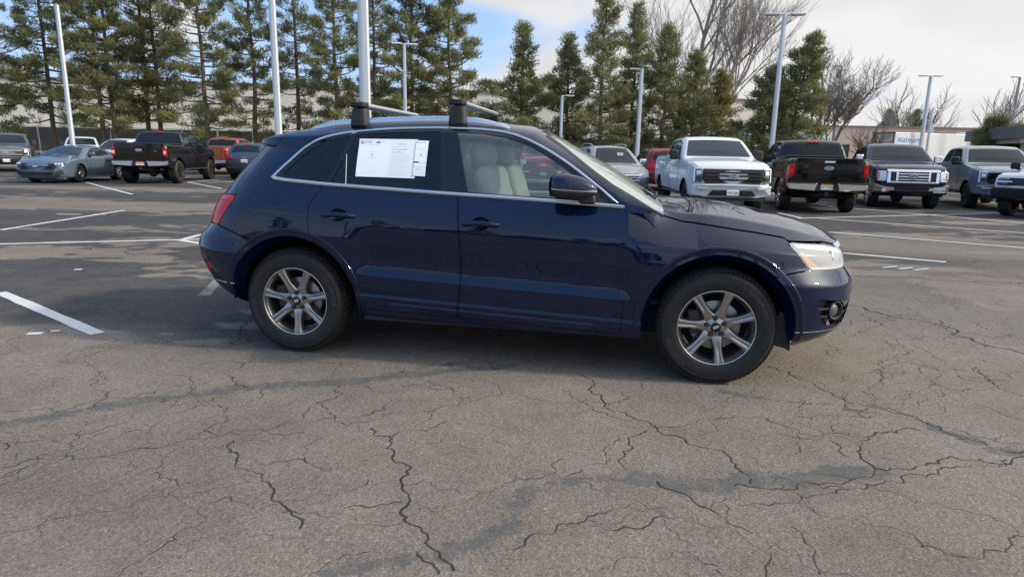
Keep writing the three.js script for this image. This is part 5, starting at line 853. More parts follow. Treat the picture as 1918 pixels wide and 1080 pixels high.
// white off-roader at the edge of the lot
{
  const f = 2.15, b = -2.25, paint = CAR.white;
  const outline = [[b, .62], [b - .02, 1.1], [b + .08, 1.72], [b + .25, 1.82], [-.9, 1.845], [.15, 1.82], [.30, 1.77], [.72, 1.26], [.80, 1.22], [f - .25, 1.15], [f - .06, 1.08], [f, .92], [f + .01, .62], [f - .15, .50], [.9, .44], [-.9, .44], [b + .2, .55]];
  const w = (x, y) => { let z = .93 - .02 * Math.pow((y - .9) / .3, 2) * (y < 1.2 ? 1 : 0); if (y > 1.2) z = .90 - .16 * (y - 1.2); if (x > 1.6) z -= .06 * Math.pow((x - 1.6) / .55, 2); return z; };
  const fx = (y, z) => lin([.5, .62, .92, 1.08, 1.15], [f - .15, f + .01, f, f - .06, f - .25])(y) + .03 * (1 - z * z / .7);
  vehicle({
    name: 'parked_suv', category: 'SUV', group: 'vehicles parked in the lot', label: 'white boxy off-road SUV with black bumper and black wheel flares', paint, outline, width: w, bevel: .07, crown: () => .03, pos: [15.35, -18.15], head: -148,
    wheels: [[1.33, .395, .395, .235], [-1.33, .395, .395, .235]], archGap: .09, belly: .5, spokes: 6, rimMat: std(.30, .30, .31, .35, .9), wheelIn: -.02,
    windows: [[[b + .30, 1.30], [b + .36, 1.70], [-1.05, 1.73], [-1.02, 1.28]], [[-.94, 1.28], [-.96, 1.73], [-.22, 1.74], [-.20, 1.26]], [[-.12, 1.26], [-.14, 1.74], [.18, 1.71], [.30, 1.62], [.60, 1.26]]],
    seams: [[[-.98, 1.24], [-1.0, .9], [-.95, .55]], [[-.16, 1.24], [-.16, .9], [-.16, .55]], [[.70, 1.22], [.72, .9], [.70, .55]]], handles: [[-.78, 1.08], [.02, 1.08]], handleMat: MAT.black, mirror: [.58, 1.30, MAT.black, .2], lips: MAT.plastic, cladding: () => .60,
    bands: [['windshield', [.34, 1.74], [.71, 1.27], .05, CAR.glass, .012], ['rear_window', [b + .0, 1.25], [b + .07, 1.66], .1, CAR.glass, .012]],
    details: (root) => {
      part('front_bumper', faceBox(rect(-.90, .90, .50, .78, .05), .10, fx, 1, .03), MAT.plastic, root); const gr = part('grille', faceBox(rect(-.78, .78, .84, 1.04, .05), .03, fx, 1, .012), MAT.black, root);
      for (const s of [1, -1]) { const q = l => s > 0 ? l : mir(l); part('headlight', faceBox(q(rect(.52, .80, .85, 1.03, .06)), .05, fx, 1, .02), MAT.lampDark, root); part('light_bar', faceBox(q(rect(.44, .80, .925, .955, .01)), .056, fx, 1, .006), MAT.lampWhite, root); part('side_marker', rbox(.12, .04, .02, .008, 1.93, .86, s * .925), MAT.amber, root); }
    },
  });
}
// blue sports coupe
{
  const f = 2.36, b = -2.43, paint = CAR.blueGrey;
  const outline = [[b, .45], [b - .01, .75], [b + .04, 1.01], [b + .30, 1.045], [-1.55, 1.06], [-.75, 1.34], [-.35, 1.385], [.05, 1.36], [.30, 1.30], [1.02, .985], [1.10, .965], [1.9, .87], [f - .12, .76], [f, .66], [f + .02, .45], [f - .02, .22], [f - .4, .18], [.9, .20], [-.9, .20], [b + .4, .24], [b + .1, .30]];
  const w = (x, y) => { let z = .935 - .02 * Math.pow((y - .6) / .35, 2); z += .035 * Math.exp(-Math.pow((x + 1.36) / .5, 2)) * sstep(1.05, .7, y); if (y > .93) z = .88 - .62 * (y - .93) - .2 * (y - .93) ** 2; if (x > 1.5) z -= .17 * Math.pow((x - 1.5) / .88, 2.4); if (x < -1.8) z -= .12 * Math.pow((-1.8 - x) / .65, 2); if (y < .4) z -= .12 * (.4 - y); return z; };
  const fx = (y, z) => lin([.18, .22, .45, .66, .76, .87], [f - .4, f - .02, f + .02, f, f - .12, f - .46])(y) + .11 * (1 - Math.pow(z / .8, 2)) - .16 * Math.pow(Math.max(0, Math.abs(z) - .5) / .4, 2);
  vehicle({
    name: 'sports_coupe', category: 'car', group: 'vehicles parked in the lot', label: 'light blue grey sports coupe with black grille beside black lifted pickup', paint, outline, width: w, bevel: .09, crown: (x, y) => y > 1.3 ? .03 : x > 1.1 ? .09 : .04, pos: [-17.6, -26.2], head: -86, wheelIn: .02,
    wheels: [[1.36, .345, .345, .25], [-1.36, .35, .35, .25]], archGap: .045, belly: .28, spokes: 10, rimMat: MAT.chrome, tyreW: .28,
    windows: [[[-.98, 1.06], [-.72, 1.25], [-.35, 1.30], [0, 1.285], [.22, 1.235], [.72, 1.0], [-.2, .99]], [[-1.42, 1.07], [-1.12, 1.165], [-1.02, 1.14], [-1.1, 1.06]]],
    seams: [[[-.75, .98], [-.80, .6], [-.72, .30]], [[.75, .96], [.80, .6], [.72, .30]]], handles: [[-.55, .84]], mirror: [.60, 1.02, paint, .13],
    bands: [['windshield', [.32, 1.29], [1.0, .995], .05, CAR.glass, .010], ['rear_window', [-1.5, 1.085], [-.80, 1.325], .10, CAR.glass, .010]],
    details: (root, zf) => {
      const gr = part('grille', faceBox([[-.56, .50], [.56, .50], [.66, .61], [.57, .725], [-.57, .725], [-.66, .61]], .03, fx, 1, .012), MAT.black, root); part('grille_slot', faceBox(rect(-.5, .5, .605, .625, .006), .04, fx, 1, .006), MAT.blackGloss, gr);
      part('emblem', faceBox([[-.10, .605], [-.02, .61], [.06, .60], [.10, .63], [.04, .645], [-.04, .64]], .05, fx, 1, .005), MAT.chrome, gr);
      part('lower_intake', faceBox([[-.50, .30], [.50, .30], [.56, .42], [-.56, .42]], .03, fx, 1, .012), MAT.black, root); part('splitter', faceBox(rect(-.86, .86, .17, .22, .02), .10, (y, z) => fx(.45, z) - .06, 1, .015), paint, root);
      for (const s of [1, -1]) { const q = l => s > 0 ? l : mir(l); const hl = part('headlight', faceBox(q([[.56, .68], [.86, .70], [.84, .77], [.60, .745]]), .03, fx, 1, .01), MAT.lampDark, root); for (const z of [.61, .69, .77]) part('light_bar', faceBox(q(rect(z, z + .035, .69, .745, .008)), .045, fx, 1, .006), MAT.lampWhite, hl); part('side_intake', faceBox(q([[.64, .30], [.84, .36], [.80, .50], [.66, .46]]), .03, fx, 1, .012), MAT.plastic, root); part('taillight', faceBox(q(rect(.5, .8, .82, .98, .02)), .03, () => b + .02, -1, .01), MAT.red, root); part('side_skirt', rbox(1.9, .06, .08, .02, 0, .21, s * .90), paint, root); }
      part('hood_vent', at(rbox(.55, .02, .55, .01, 0, 0, 0), 1.42, .945 + .06, 0, 0, 0, -.12), MAT.black, root);
      part('rear_spoiler', rbox(.22, .03, 1.5, .012, b + .12, 1.10, 0, 0, 0, .1), paint, root);
    },
  });
}
// ---------------------------------------------------------------- trees
function triGeo(p, n, c) { const g = new THREE.BufferGeometry(); g.setAttribute('position', new THREE.Float32BufferAttribute(p, 3)); if (n) g.setAttribute('normal', new THREE.Float32BufferAttribute(n, 3)); else g.computeVertexNormals(); if (c) g.setAttribute('color', new THREE.Float32BufferAttribute(c, 3)); return g; }
const barkTex = dataTex(128, 256, (i, j) => { const n = fbm(i / 7, j / 26, 4, 3), k = 0.55 + 0.9 * n; return [0.135 * k, 0.100 * k, 0.078 * k].map(toSRGB); });
const bark = new THREE.MeshStandardMaterial({ map: barkTex, roughness: 0.95 }), barkGrey = std(0.28, 0.245, 0.21, 0.95), barkPale = std(0.30, 0.27, 0.235, 0.95);
const needleMat = new THREE.MeshPhysicalMaterial({ vertexColors: true, roughness: 0.9, side: THREE.DoubleSide, transmission: 0.35, thickness: 0 });
function limbGeo(pts, r0, r1, n = 6) {                 // tapered limb through points
  const c = new THREE.CatmullRomCurve3(pts.map(p => V3(...p))), S = Math.max(2, pts.length * 2), fr = c.computeFrenetFrames(S, false);
  return sheetGeo(S + 1, n + 1, (i, j) => { const t = i / S, p = c.getPoint(t), r = lerp(r0, r1, t), a = j / n * 2 * PI, N = fr.normals[i], B = fr.binormals[i]; return [p.x + (N.x * Math.cos(a) + B.x * Math.sin(a)) * r, p.y + (N.y * Math.cos(a) + B.y * Math.sin(a)) * r, p.z + (N.z * Math.cos(a) + B.z * Math.sin(a)) * r]; });
}
function pine(o) {
  const r = rng(o.seed), root = thing(o.name ?? 'pine_tree', o.label, 'tree', 'pines along the fence');
  const H = o.h, p = [], c = [], limbs = [];
  const trunks = o.twin ? [[-.45, 0, o.lean ?? 0], [.45, .1, (o.lean ?? 0) * .6]] : [[0, 0, o.lean ?? 0]];
  const tuft = (x, y, z, dx, dy, dz, size, tone) => {
    for (let k = 0; k < 8; k++) {
      let ax = dx + (r() - .5) * 1.9, ay = dy + (r() - .35) * 1.6, az = dz + (r() - .5) * 1.9; const l = Math.hypot(ax, ay, az) || 1; ax /= l; ay /= l; az /= l;
      let bx = r() - .5, by = r() - .5, bz = r() - .5; const q = bx * ax + by * ay + bz * az; bx -= q * ax; by -= q * ay; bz -= q * az; const m = Math.hypot(bx, by, bz) || 1, w = size * .085 / m, L = size * (.55 + .45 * r());
      const ox = x + (r() - .5) * size * 1.5, oy = y + (r() - .5) * size * 1.1, oz = z + (r() - .5) * size * 1.5;
      p.push(ox - bx * w, oy - by * w, oz - bz * w, ox + bx * w, oy + by * w, oz + bz * w, ox + ax * L, oy + ay * L, oz + az * L);
      const v = tone * (.75 + .5 * r()), col = [.180 * v * (o.warm ?? 1), .188 * v, .062 * v]; for (let e = 0; e < 3; e++) c.push(...col);
    }
  };
  const T = [];
  trunks.forEach(([ox, oz, lean], ti) => {
    const n = 7, pts = []; for (let i = 0; i <= n; i++) { const t = i / n; pts.push([ox + lean * t * t * H * .5 + (r() - .5) * .18 * (i > 0), t * H * (ti ? .93 : 1), oz + (r() - .5) * .18 * (i > 0)]); }
    T.push(limbGeo(pts, o.tr ?? .19, .03, 9));
    const cv = new THREE.CatmullRomCurve3(pts.map(q => V3(...q)));
    const nb = o.nb ?? 90, h0 = o.h0 ?? .18;
    for (let b = 0; b < nb; b++) {
      const t = h0 + (1 - h0) * Math.pow((b + r() * .8) / nb, .92); if (t > .995) continue;
      const u = (t - h0) / (1 - h0), P = cv.getPoint(t);
      let len = o.cr * (o.shape ? o.shape(u) : Math.pow(1 - u, .62) * (.55 + .55 * Math.sin(Math.min(1, u * 3.2 + .25) * PI / 2))) * (.55 + .65 * r()); if (r() < .14) len *= .4; len = Math.max(.25, len);
      const a = b * 2.399 + r() * .9, up = lerp(-.08, .75, Math.pow(u, 1.3)) + (r() - .5) * .35;
      const d = [Math.cos(a) * Math.cos(up), Math.sin(up), Math.sin(a) * Math.cos(up)], E = [P.x + d[0] * len, P.y + d[1] * len + .10 * len, P.z + d[2] * len], M = [P.x + d[0] * len * .5, P.y + d[1] * len * .5 - .05 * len, P.z + d[2] * len * .5];
      limbs.push(limbGeo([[P.x, P.y, P.z], M, E], .018 + .018 * len, .008, 4));
      const dead = r() < (o.dead ?? .05), tone0 = dead ? .9 : .75 + .55 * r(), ns = Math.max(3, Math.round(len * (o.dens ?? 9) * (o.full ?? .82)));
      if (dead && u < .4) continue;
      for (let s = 0; s < ns; s++) {
        const f = lerp(o.inner ?? .38, 1.04, Math.pow(r(), .75)), sp = .30 * len * (1.05 - f) + .20, x = P.x + (E[0] - P.x) * f + (r() - .5) * sp * 1.6, y = P.y + (E[1] - P.y) * f + (r() - .42) * sp, z = P.z + (E[2] - P.z) * f + (r() - .5) * sp * 1.6;
        for (let q = 0; q < 3; q++) tuft(x + (r() - .5) * .3, y + (r() - .4) * .22, z + (r() - .5) * .3, d[0] * .7, .55, d[2] * .7, (o.tuft ?? .31) * (.8 + .5 * r()), tone0 * (.8 + .4 * r()));
      }
    }
  });
  T.forEach(g => part('trunk', g, bark, root)); part('branches', join(limbs), bark, root).userData.kind = 'stuff';
  const crown = part('crown', triGeo(p, null, c), needleMat, root);
  root.position.set(o.x, rise(o.z) - .05, o.z); return root;
}
const X = (px, depth) => (px - 959) / 1204 * depth;    // only used here to note down measured bearings as metres
const mk = (bearing, z) => [bearing * -z, z];
const pines = [
  // [bearing (x per metre of depth), z, height, crown radius, clear stem share, extra, label]
  [-.800, -49, 16.5, 2.9, .12, {}, 'pine tree by the fence behind the dark grey pickup'],
  [-.700, -50, 19, 2.7, .14, {}, 'tall pine tree behind the blue coupe'],
  [-.615, -49, 18.5, 2.5, .14, { twin: 1 }, 'twin trunked pine behind the black lifted pickup'],
  [-.545, -51, 18.5, 2.3, .16, { twin: 1, dens: 6, dead: .16, warm: 1.15 }, 'thin twin trunked pine with brownish lower branches'],
  [-.468, -49, 18.5, 2.5, .07, { dens: 11 }, 'dense pine tree with low branches behind the copper red pickup'],
  [-.392, -50, 18, 2.0, .10, {}, 'tall narrow pine behind the slate grey hatchback SUV'],
  [-.328, -52, 18, 1.9, .12, { dens: 7 }, 'slender pine beside the tall white light pole'],
  [-.270, -49, 18, 2.3, .05, { dens: 12 }, 'dense dark pine just behind the thick white light pole'],
  [-.212, -53, 17, 1.9, .10, {}, 'slim pine beside the thick white light pole'],
  [-.156, -50, 15.2, 2.5, .07, { dens: 11 }, 'full pine tree above the rear roof crossbar of the SUV'],
  [-.100, -50, 14.2, 2.9, .08, { dens: 10 }, 'broad pine with upswept side branches above the front roof crossbar'],
  [.008, -50, 10.2, 3.0, .06, { dens: 9, shape: u => u < .55 ? 1.15 - u * .9 : .55 * (1 - u) + .12 }, 'shorter pine with wide lower crown and thin pointed top'],
  [.078, -51, 9.6, 2.2, .10, {}, 'pointed pine behind the windshield of the SUV'],
  [.128, -49, 13.0, 2.7, .05, { dens: 10 }, 'tall pine with pointed top over the silver grey SUV'],
  [.176, -52, 12.0, 2.1, .10, { dens: 10 }, 'dark narrow pine between two taller neighbours by the fence'],
  [.223, -50, 10.4, 2.2, .10, {}, 'pine tree over the bed of the white pickup'],
  [.268, -51, 8.6, 2.1, .07, { dens: 10 }, 'dense low pine behind the roof of the white pickup'],
  [.305, -53, 7.4, 2.0, .05, { dens: 9, warm: 1.25 }, 'small brownish pine at the foot of the great bare tree'],
  [.372, -48, 7.6, 2.1, .12, { lean: .16, dens: 12 }, 'leaning dark pine left of the two headed light pole'],
  [.416, -48, 9.8, 2.4, .14, { lean: .22, dens: 13 }, 'large leaning dark pine right of the two headed light pole'],
];
pines.forEach(([b, z, h, cr, h0, ex, label], i) => pine({ x: b * -z, z, h, cr: cr * (i > 11 ? 1.0 : 1.18), h0, seed: 300 + i * 7, label, full: i < 12 ? .88 : .80, ...ex }));
// far spruces and a juniper
pine({ name: 'spruce_tree', label: 'small dark spruce tip over the pink building', x: .562 * 118, z: -118, h: 9.5, cr: 2.6, h0: .05, seed: 77, tuft: .4, dens: 7 });
pine({ name: 'spruce_tree', label: 'sparse pointed spruce behind the lorry trailer', x: .603 * 112, z: -112, h: 9.0, cr: 2.6, h0: .05, seed: 78, tuft: .36, dens: 5 });
pine({ name: 'juniper_shrub', label: 'dark green juniper beside the flat roofed brick building', x: .723 * 52, z: -52, h: 4.0, cr: 1.7, h0: .02, seed: 79, dens: 15, shape: u => 1.1 - u * .75, inner: .2 });
pine({ name: 'juniper_shrub', label: 'rounded dark green juniper by the green fence', x: .755 * 54, z: -54, h: 3.4, cr: 1.5, h0: .02, seed: 80, dens: 15, shape: u => 1.05 - u * .7, inner: .2 });

function bareTree(o) {
  const r = rng(o.seed), root = thing(o.name ?? 'bare_tree', o.label, 'tree', o.group), big = [], twigs = [];
  const grow = (P, d, len, rad, lvl) => {
    const n = 3, pts = [P]; let q = P, dd = d.slice();
    for (let i = 0; i < n; i++) { dd = [dd[0] + (r() - .5) * .28, dd[1] + (r() - .5) * .16 + .05, dd[2] + (r() - .5) * .28]; const l = Math.hypot(...dd); dd = dd.map(v => v / l); q = [q[0] + dd[0] * len / n, q[1] + dd[1] * len / n, q[2] + dd[2] * len / n]; pts.push(q); }
    if (lvl < 3) big.push(limbGeo(pts, rad, rad * .62, 7)); else for (let i = 0; i < n; i++) twigs.push(bar(pts[i], pts[i + 1], Math.max(.011, rad * (1 - i * .12)), Math.max(.009, rad * (1 - (i + 1) * .12)), 3));
    if (lvl >= o.levels) return;
    const kids = lvl < 1 ? o.kids0 ?? 4 : lvl < 3 ? 4 : 3;
    for (let k = 0; k < kids; k++) { const t = k === kids - 1 ? 1 : lerp(.35, 1, (k + r()) / kids), idx = Math.min(n - 1, Math.floor(t * n)), f = t * n - idx, B = pts[idx].map((v, m) => lerp(v, pts[idx + 1][m], f)); const a = r() * 2 * PI, sp = (o.spread ?? .62) * (.6 + .7 * r()) * (k === kids - 1 ? .45 : 1); let e = [dd[0] + Math.cos(a) * sp, dd[1] + (r() - .5) * sp * .5 + (o.up ?? .1), dd[2] + Math.sin(a) * sp]; const l = Math.hypot(...e); e = e.map(v => v / l); grow(B, e, len * (o.ratio ?? .70) * (.75 + .45 * r()), rad * (k === kids - 1 ? .66 : .48), lvl + 1); }
  };
  for (const [dx, dz] of o.stems ?? [[0, 0]]) grow([dx * .3, 0, dz * .3], [dx, 1, dz].map((v, i, a) => v / Math.hypot(...a)), o.len, o.rad, 0);
  part('trunk', join(big), o.mat ?? barkGrey, root); part('twigs', join(twigs), o.mat ?? barkGrey, root).userData.kind = 'stuff';
  root.position.set(o.x, o.y ?? rise(o.z) - .1, o.z); root.scale.setScalar(o.s ?? 1);
}
bareTree({ seed: 8, x: 18.6, z: -66, len: 5.6, rad: .26, levels: 6, spread: .62, up: .10, ratio: .72, stems: [[-.10, .02], [.34, .05]], kids0: 4, mat: barkPale, label: 'great bare cottonwood rising behind the pines', s: 1.38 });
bareTree({ seed: 21, x: 28.8, z: -62, len: 2.9, rad: .15, levels: 6, spread: .80, up: .06, ratio: .72, stems: [[-.12, 0], [.35, .1]], mat: barkGrey, label: 'spreading bare tree behind the black pickup', s: 1.32 });
bareTree({ seed: 23, x: 31.5, z: -58, len: 1.5, rad: .09, levels: 4, spread: .85, up: .05, stems: [[-.3, 0], [.3, .1], [0, .3]], mat: std(.16, .11, .09, .95), label: 'low twiggy bare bush under the spreading bare tree' });
for (let k = 0; k < 9; k++) bareTree({ seed: 40 + k, x: 62 + k * 6.3 + hash2(k, 3) * 3, z: -104 - hash2(k, 9) * 12, y: .6, len: 2.7, rad: .15, levels: 4, spread: .75, up: .12, stems: [[-.25, 0], [.2, .1]], mat: barkGrey, s: 1.75 + .4 * hash2(k, 5), label: 'bare tree in the far row above the pink building', group: 'far bare trees' });
// ---------------------------------------------------------------- buildings
const concreteTex = dataTex(256, 256, (i, j) => { const n = fbm(i / 30, j / 60, 4, 6), k = .93 + .14 * n; return [.70 * k, .672 * k, .60 * k].map(toSRGB); });
const wallMat = new THREE.MeshStandardMaterial({ map: concreteTex, roughness: .9 });
{
  const b = thing('warehouse', 'long cream warehouse with flat roof behind the pines', 'building'); b.position.set(-84, rise(-70), -66); b.rotation.y = Math.atan2(14, 124);
  const L = 115, n = 16, Hh = 7.2;
  part('wall', box(L, Hh - .1, .2, L / 2, Hh / 2 - .05, -.3), std(.25, .24, .21, .9), b);
  for (let k = 0; k < n; k++) part('wall_panel', box(L / n - .03, Hh, .22, (k + .5) * L / n, Hh / 2, -.15 + .006 * (k % 2)), wallMat, b);
  part('coping', box(L + .3, .28, .5, L / 2, Hh + .14, -.15), std(.20, .19, .175, .7), b);
  part('roof', box(L, .2, 40, L / 2, Hh - .3, -20.5), std(.35, .34, .32, .9), b);
  for (let k = 1; k < n; k += 2) part('downspout', box(.16, Hh, .14, k * L / n + .5, Hh / 2, .04), std(.33, .32, .30, .6), b);
  for (const [x, w, h] of [[30.5, 3.0, 1.7], [58, 2.0, .9], [88, 2.4, 1.0]]) part('rooftop_unit', box(w, h, 2.2, x, Hh + .28 + h / 2, -2.5), std(.46, .44, .38, .7), b);
  for (const x of [80, 95, 104]) part('dock_door', box(3, 3.4, .1, x, 2.0, .0), std(.40, .42, .42, .6), b);
  part('wall_sign', box(.9, .5, .05, 4.5, 4.0, .0), std(.42, .03, .04, .6), b);
}
{
  // screened chain link fence: posts and fabric panels
  const f = thing('screened_fence', 'chain link fence with dark windscreen fabric along the pines', 'fence'); f.position.set(-72, rise(-58) - .03, -55.5); f.rotation.y = Math.atan2(6.5, 104);
  const fab = new THREE.MeshStandardMaterial({ roughness: .95, side: THREE.DoubleSide, map: dataTex(128, 128, (i, j) => { const k = .75 + .3 * fbm(i / 20, j / 30, 3, 2) + .15 * hash2(i, j, 1); return [.060 * k, .064 * k, .060 * k].map(toSRGB); }) });
  const post = std(.26, .26, .27, .5, .6), n = 34, w = 3.05;
  for (let k = 0; k < n; k++) { part('screen_panel', sheetGeo(6, 8, (i, j) => [k * w + .05 + (w - .1) * j / 7, .06 + 2.05 * i / 5 - .03 * Math.sin(j / 7 * PI) * (i === 5 ? 1 : 0), .03 * Math.sin(j * 1.3 + k) * Math.sin(i)]), fab, f); part('post', bar([k * w, 0, -.03], [k * w, 2.25, -.03], .04, .04, 8), post, f); }
  part('top_rail', bar([0, 2.16, -.04], [n * w, 2.16, -.04], .025, .025, 6), post, f);
}
{
  const b = thing('pink_building', 'low pinkish flat roofed building behind the lorry trailer', 'building'); b.position.set(36, .3, -96); b.rotation.y = -.04;
  part('wall', box(52, 5.9, .4, 26, 2.95, 0), std(.56, .44, .37, .9), b); part('coping', box(52.4, .22, .7, 26, 6.0, 0), std(.24, .19, .17, .8), b); part('roof', box(52, .2, 30, 26, 5.6, -15.3), std(.35, .33, .3, .9), b); part('dark_sign', box(.8, .8, .06, 39, 4.4, .24), std(.12, .11, .10, .8), b);
  for (let k = 1; k < 7; k++) part('wall_joint', box(.06, 5.8, .02, k * 7.4, 2.9, .205), std(.38, .30, .26, .9), b);
}
{
  const b = thing('brick_building', 'flat roofed brick building with dark fascia at the edge of the lot', 'building'); b.position.set(35.5, 0, -47); b.rotation.y = -.30;
  part('fascia', box(16, .85, 10, 8, 3.65, -5), std(.10, .10, .11, .7), b); part('soffit', box(15.4, .30, 9.6, 8.1, 3.07, -5), std(.42, .39, .34, .8), b); part('column', box(.7, 2.92, .7, 1.2, 1.46, -.8), std(.40, .37, .33, .8), b);
  const brick = std(.19, .085, .062, .9), brick2 = std(.23, .11, .08, .9); part('wall', box(14, 2.9, .3, 8.9, 1.45, -2.4), std(.26, .21, .18, .9), b);
  for (let y = 0; y < 26; y++) { const row = []; for (let x = 0; x < 30; x++) row.push(box(.28, .095, .03, 2.3 + x * .30 + (y % 2) * .15, .08 + y * .108, -2.235)); const m = part('brick_course', join(row), y % 3 ? brick : brick2, b); m.userData.kind = 'stuff'; }
}
{
  const g = thing('green_fence', 'green slatted fence in front of the pink building', 'fence'); g.position.set(38, 0, -64); const m = std(.03, .075, .06, .8); for (let k = 0; k < 60; k++) part('slat', box(.26, 1.75, .04, k * .30, .95, (k % 2) * .02), m, g); for (const y of [.4, 1.5]) part('rail', box(18, .08, .06, 9, y, -.06), m, g);
}
// ---------------------------------------------------------------- lorry trailers
function trailer(x, z, turn, label, cab) {
  const t = thing('lorry_trailer', label, 'trailer', 'white lorry trailers'); t.position.set(x, 0, z); t.rotation.y = turn;
  const L = 8.2, wm = std(.72, .73, .73, .45);
  part('box', rbox(L, 2.85, 2.6, .05, L / 2, 2.62, 0), wm, t);
  const word = canvasTex(1024, 256, (c, w, h) => { c.fillStyle = '#dcdedf'; c.fillRect(0, 0, w, h); c.fillStyle = '#1c62b8'; c.font = 'bold 190px sans-serif'; c.fillText('Walmart', 20, 195); c.strokeStyle = '#f2b23a'; c.lineWidth = 26; c.lineCap = 'round'; for (let k = 0; k < 6; k++) { const a = k * PI / 3 + PI / 6; c.beginPath(); c.moveTo(905 + 42 * Math.cos(a), 130 + 42 * Math.sin(a)); c.lineTo(905 + 100 * Math.cos(a), 130 + 100 * Math.sin(a)); c.stroke(); } });
  part('side_lettering', at(plateGeo(3.2, .80), 1.85, 3.38, 1.308), new THREE.MeshStandardMaterial({ map: word, roughness: .5 }), t);
  const door = canvasTex(256, 256, (c, w, h) => { c.fillStyle = '#c4c5c2'; c.fillRect(0, 0, w, h); c.strokeStyle = '#e0a030'; c.lineWidth = 13; c.lineCap = 'round'; for (let k = 0; k < 6; k++) { const a = k * PI / 3 + PI / 6; c.beginPath(); c.moveTo(128 + 20 * Math.cos(a), 90 + 20 * Math.sin(a)); c.lineTo(128 + 48 * Math.cos(a), 90 + 48 * Math.sin(a)); c.stroke(); } c.fillStyle = '#2c6cb4'; c.font = 'bold 46px sans-serif'; c.textAlign = 'center'; c.fillText('Walmart', 128, 205); });
  part('rear_doors', at(plateGeo(2.2, 2.45), -.012, 2.66, 0, 0, -PI / 2, 0), new THREE.MeshStandardMaterial({ map: door, roughness: .5 }), t);
  part('rear_frame', join([box(.06, 2.9, .14, -.03, 2.62, 1.23), box(.06, 2.9, .14, -.03, 2.62, -1.23), box(.06, .16, 2.6, -.03, 4.0, 0), box(.06, .16, 2.6, -.03, 1.24, 0)]), std(.12, .12, .13, .5), t);
  part('underframe', box(L - .4, .25, 1.0, L / 2, 1.05, 0), MAT.black, t);
  for (const wx of [1.6, 2.9]) for (const s of [1, -1]) part('wheel', at(new THREE.CylinderGeometry(.5, .5, .5, 24), wx, .5, s * 1.0, PI / 2, 0, 0), MAT.rubber, t);
  for (const s of [1, -1]) part('landing_leg', box(.12, 1.0, .12, 6.2, .5, s * .7), MAT.steel, t);
  if (cab) { const c = thing('lorry_cab', 'white lorry cab coupled to the trailer by the pink building', 'lorry'); c.position.copy(t.position); c.rotation.y = turn; part('cab', join([rbox(2.6, 2.7, 2.4, .3, L + 2.0, 2.35, 0, 0, 0, 0, 4), rbox(1.6, 1.2, 2.0, .25, L + 3.7, 1.5, 0, 0, 0, 0, 4)]), wm, c); part('wind_deflector', rbox(1.8, .8, 2.2, .35, L + 1.7, 3.8, 0, 0, 0, -.2, 4), wm, c); part('side_window', box(.8, .8, 2.42, L + 2.7, 2.7, 0), CAR.glass, c); for (const wx of [L + .6, L + 3.7]) for (const s of [1, -1]) part('wheel', at(new THREE.CylinderGeometry(.5, .5, .4, 24), wx, .5, s * .95, PI / 2, 0, 0), MAT.rubber, c); part('fuel_tank', at(new THREE.CylinderGeometry(.33, .33, 1.3, 20), L + 2.1, .8, 1.0, 0, 0, PI / 2), MAT.alu, c); }
}
trailer(34.0, -61.0, .25, 'white lorry trailer with blue lettering and yellow spark emblem', true);
trailer(21.4, -62.5, .10, 'white lorry trailer with blue lettering half hidden by the leaning pine', false);
// ---------------------------------------------------------------- light poles
const poleMat = std(.66, .68, .70, .4, .1), poleGrey = std(.30, .31, .32, .5, .3);
function pole(x, z, h, w, heads, label, mat = poleMat) {
  const p = thing('light_pole', label, 'lamp post', 'light poles of the lot'); p.position.set(x, 0, z);
  const g = sheetGeo(9, 9, (i, j) => { const t = i / 8, a = j / 8 * 2 * PI + PI / 4, q = w * (1 - .22 * t) * .5, c = Math.cos(a), s = Math.sin(a), m = Math.max(Math.abs(c), Math.abs(s)); return [c / m * q * (m < .8 ? .96 : 1), .05 + t * h, s / m * q * (m < .8 ? .96 : 1)]; });
  part('pole', g, mat, p); part('base_plate', rbox(w * 2, .05, w * 2, .01, 0, .03, 0), mat, p); part('concrete_base', cyl(w * 1.6, w * 1.6, .7, 20, 0, .0, 0), std(.36, .35, .33, .9), p);
  for (const a of heads) { const hd = part('lamp_head', at(rbox(.60, .07, .28, .03, .50, h + .04, 0), 0, 0, 0, 0, R(a), 0), mat, p); part('lamp_arm', at(rbox(.30, .06, .08, .02, .16, h + .03, 0), 0, 0, 0, 0, R(a), 0), mat, hd); part('lamp_lens', at(box(.42, .012, .20, .50, h - .003, 0), 0, 0, 0, 0, R(a), 0), MAT.lampWhite, hd); }
}
pole(-19.2, -28.5, 7.05, .155, [150], 'white light pole with single head beside the blue coupe');
pole(-5.95, -16.6, 9.0, .145, [0, 180], 'slender white light pole behind the tail of the SUV');
pole(-2.27, -10.05, 9.0, .15, [0, 180], 'thick white light pole rising behind the roof of the SUV');
pole(-6.65, -40, 7.6, .20, [20, 200], 'white light pole among the pines over the roof of the SUV');
pole(3.05, -44, 5.2, .22, [0], 'short white light pole behind the windshield of the SUV');
pole(8.1, -43.5, 6.9, .27, [180], 'white light pole behind the silver grey SUV');
pole(10.6, -27.2, 7.0, .175, [175, -5], 'white two headed light pole behind the white pickup');
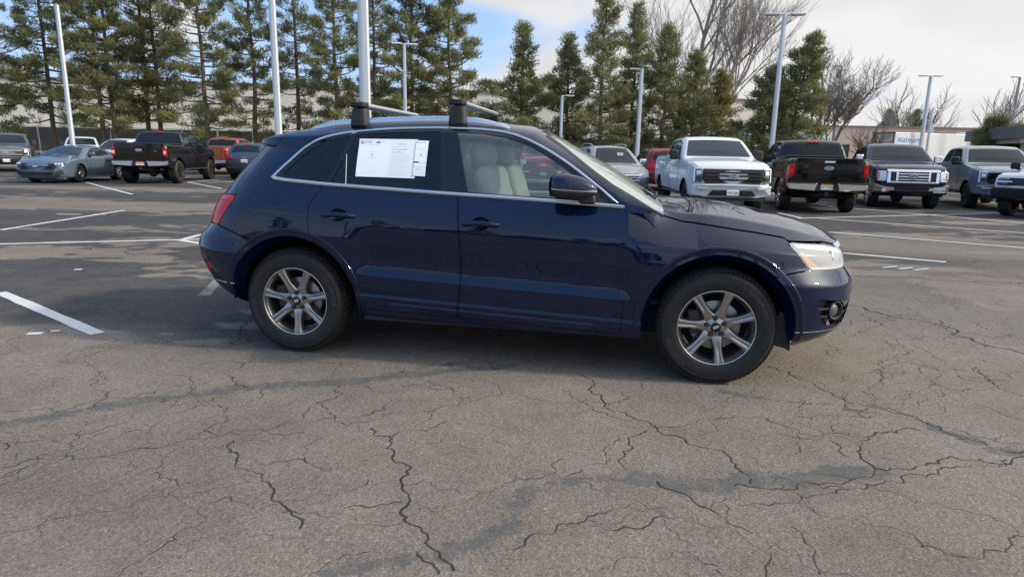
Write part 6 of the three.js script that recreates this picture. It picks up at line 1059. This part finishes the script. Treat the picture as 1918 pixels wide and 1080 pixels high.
pole(28.0, -45.5, 7.1, .20, [178, -2], 'white two headed light pole in front of the lorry trailer');
pole(44.3, -70.5, 5.4, .26, [0], 'white light pole right behind the bluish silver pickup');
pole(37.5, -60, 6.0, .20, [10], 'thin white light pole by the lorry trailer', poleMat);
pole(45.0, -60.2, 9.0, .18, [180], 'thin dark grey light pole by the brick building', poleGrey);
pole(28.9, -60, 9.6, .16, [180], 'thin grey light pole in front of the spreading bare tree', poleGrey);
// ---------------------------------------------------------------- what the SUV's flank mirrors: the row across the aisle and the trees beyond it
{
  const by = l => scene.children.find(c => c.userData.label === l);
  const row = [['white crew cab pickup with black barred grille parked facing forward', -13, 17, 92, 'white crew cab pickup in the row across the aisle'], ['copper red pickup truck behind the black lifted pickup', -9.5, 17.5, 90, 'copper red pickup in the row across the aisle'], ['slate grey hatchback SUV seen from behind with red taillights', -6, 17, 268, 'slate grey hatchback SUV in the row across the aisle'], ['dark grey pickup with barred grille by the fence', -2.6, 17.6, 91, 'dark grey pickup in the row across the aisle'], ['bright red SUV seen from behind near white pickup', .8, 17, 270, 'bright red SUV in the row across the aisle'], ['black pickup truck seen from behind with chrome rear bumper', 4.4, 17.4, 270, 'black pickup in the row across the aisle'], ['dark blue pickup with chrome grille and tan bumper', 8.0, 17.4, 90, 'dark blue pickup in the row across the aisle'], ['silver grey SUV with numbered card in windshield beside white pickup', 11.5, 17, 90, 'silver grey SUV in the row across the aisle']];
  for (const [src, x, z, h, label] of row) { const d = dup(by(src), label); d.position.set(x, 0, z); d.rotation.y = R(h); }
  const ps = scene.children.filter(c => c.name.startsWith('pine_tree'));
  const where = ['at the west end', 'second from the west end', 'third from the west end', 'fourth from the west end', 'in the middle', 'fourth from the east end', 'third from the east end', 'second from the east end', 'at the east end'];
  for (let k = 0; k < 9; k++) { const d = dup(ps[(k * 5) % ps.length], 'pine in the row across the road ' + where[k]); d.position.set(-48 + k * 11 + hash2(k, 1) * 4, 0, 44 + hash2(k, 2) * 8); d.rotation.y = k * 1.9; d.scale.setScalar(.62); }
}
renderer.render(scene, camera);
